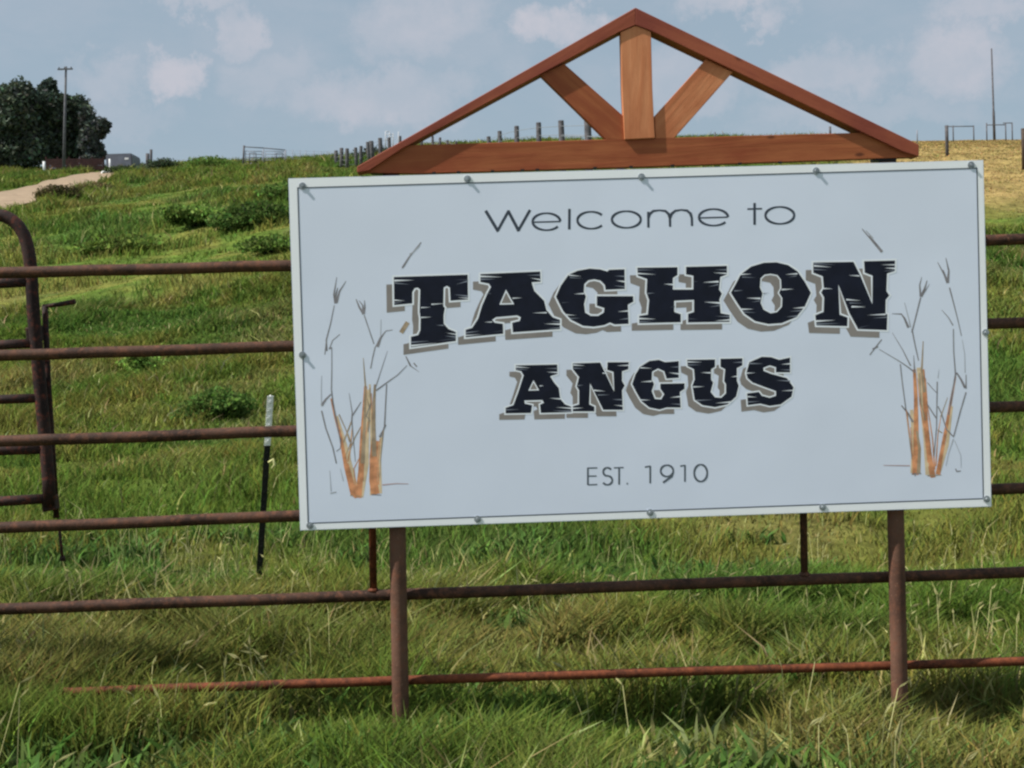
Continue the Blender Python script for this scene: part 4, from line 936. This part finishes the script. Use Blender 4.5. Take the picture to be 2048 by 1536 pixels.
m = MB(); rbox(m, bc+Vector((0, 0, .51)), 1.0, 1.38, .035, .03); m.build('roof', M['darkgrey'], tr)
m = MB(); m.box(bc+Vector((.62, -1.405, .12)), (.16, 0, 0), (0, .01, 0), (0, 0, .08)); m.build('window', M['whitepipe'], tr)  # white colour stands for the highlight on the window
m = MB(); m.box(bc+Vector((1.0, -1.41, -.02)), (.045, 0, 0), (0, .012, 0), (0, 0, .44)); m.build('corner_post', M['darkgrey'], tr)
for s in (-.85, .85):
    m = MB(); w = bc+Vector((s, -.6, -.62)); m.tube([w-Vector((.11, 0, 0)), w+Vector((.11, 0, 0))], .3, 18); m.build('wheel', M['black'], tr)
# white posts by the road end
thinpost(88, 323, 118, 5.5, 'white post in front of the dark trees, left of the utility pole', 'whitepipe', 'marker_post', 'white posts by the road', 346)
thinpost(219.5, 318, 118, 4, 'white post beside the grey trailer', 'whitepipe', 'marker_post', 'white posts by the road', 344)
# rubble / white feed sack near the trailer, small white trough at left
def lump(x, y, Y, w, h, label, mt, name, cat):
    c = at(x, y, Y); c.z = h1(c.x, c.y)+h*.3; bm = bmesh.new(); bmesh.ops.create_icosphere(bm, subdivisions=3, radius=1)
    for v in bm.verts:
        v.co = Vector((v.co.x*w/2, v.co.y*w/2, max(v.co.z, -.55)*h))*(1+.12*math.sin(v.co.x*9+v.co.z*5)*math.cos(v.co.y*7)); v.co += c
    me = bpy.data.meshes.new(name); bm.to_mesh(me); bm.free(); me.polygons.foreach_set('use_smooth', [True]*len(me.polygons)); o = link(name, me, M[mt]); tag(o, label, cat); return o
lump(211, 340, 119, .7, .22, 'whitish pile on the ground between the trees and the grey trailer', 'whitepipe', 'pale_pile', 'pile')
lump(22, 338, 122, .9, .28, 'small white tub on the grass under the leftmost trees', 'whitepipe', 'white_tub', 'tub')
# dark red board fence under the trees
c = at(150, 340, 127); c.z = h1(c.x, c.y); rf = empty('board_fence', c, 'low dark red board fence under the trees by the utility pole', 'fence')
for i in range(6):
    x = 92+i*23; t_ = at(x, 316, 127); m = MB(); gz_ = h1(t_.x, t_.y); m.box(Vector((t_.x, t_.y, (gz_+t_.z)/2)), (.06, 0, 0), (0, .06, 0), (0, 0, (t_.z-gz_)/2+.1)); m.build('post', M['redboard'], rf)
for j in range(5):
    m = MB(); a1 = at(92, 320+j*4.6, 126.9); b1 = at(207, 319+j*4.6, 126.9); m.bar(a1, b1, .17, .03); m.build('board', M['redboard'], rf)
# leaning wooden post left of the skyline shrubs
g_ = onground(300, 112); e = empty('wooden_posts', g_, 'pair of blurred weathered posts standing right of the grey trailer', 'posts')
for (x, y, w) in ((302, 299, 5.5), (295, 307, 7)):
    t_ = at(x, y, 112); m = MB(); m.tube([Vector((t_.x-.08, t_.y, h1(t_.x, t_.y)-.2)), t_], w*112/FPX/2, 9, wob=.08); m.build('post', M['oldwood'], e)

# far double gate on the skyline
Y = 108; g_ = onground(528, Y); fg = empty('corral_gate', g_, 'grey double pipe gate standing on the skyline left of the sign', 'gate')
F_ = lambda x, y: at(x, y, Y)
def pp(a, b, r, name, mt='greypipe'):
    m = MB(); m.tube([F_(*a), F_(*b)], r, 8); m.build(name, M[mt], fg)
pp((486, 340), (488, 291), .07, 'gate_post', 'farpipe'); pp((571, 338), (571, 300), .05, 'gate_post'); pp((527, 338), (527, 298), .045, 'gate_post')
pp((488, 293.5), (528, 296), .035, 'header', 'farpipe'); pp((528, 296), (571, 300), .035, 'header', 'farpipe')
for (x0, x1, x2, x3) in ((491, 524, 499, 512), (531, 568, 553, 565)):
    lf = MB()
    for y in (302, 308, 314, 320, 327, 333): lf.tube([F_(x0, y), F_(x1, y+1)], .028, 6)
    for x in (x0, x1, (x0+x1)/2): lf.tube([F_(x, 302), F_(x, 334)], .026, 6)
    lo_ = lf.build('gate_leaf', M['greypipe'], fg)
    m = MB()
    for x in (x2, x3): m.tube([F_(x, 306), F_(x, 326)], .032, 6)
    for y in (306, 315, 325): m.tube([F_(x2, y), F_(x3, y)], .024, 6)
    m.build('ladder_panel', M['darkgrey'], lo_)
# wire fence from the gate to the wooden posts
g_ = onground(615, 106); wf = empty('wire_fence', g_, 'faint wire fence along the skyline between the far gate and the wooden posts', 'fence')
for x in (585, 600, 612, 628, 642, 654):
    t_ = at(x, 300+(x-585)*.03, 106); m = MB(); m.tube([Vector((t_.x, t_.y, h1(t_.x, t_.y)-.1)), t_], .022, 6); m.build('post', M['greypipe'], wf)
for j in range(6):
    m = MB(); m.tube([at(572, 301+j*5.2, 106), at(615, 302.5+j*5, 106), at(660, 304+j*4.4, 106)], .007, 5); m.build('wire', M['greypipe'], wf)
# small white ladder-like frame above the posts
Y = 98; g_ = onground(786, Y); M['palepipe'] = m_plain('dull_white_pipe', (.48, .49, .5), .6, .08, 6); wp = empty('white_stock_panel', g_, 'small white pipe panel above the fence posts by the left truss foot', 'panel')
for (x, y0) in ((771, 263), (779, 263), (786, 266), (797, 263)):
    m = MB(); m.tube([at(x, y0, Y), at(x, 300, Y)], .03, 6); m.build('upright', M['palepipe'], wp)
for (x0, x1, y) in ((771, 779, 263), (771, 786, 269), (778, 786, 274), (771, 780, 279)):
    m = MB(); m.tube([at(x0, y, Y), at(x1, y, Y)], .025, 6); m.build('crossbar', M['palepipe'], wp)
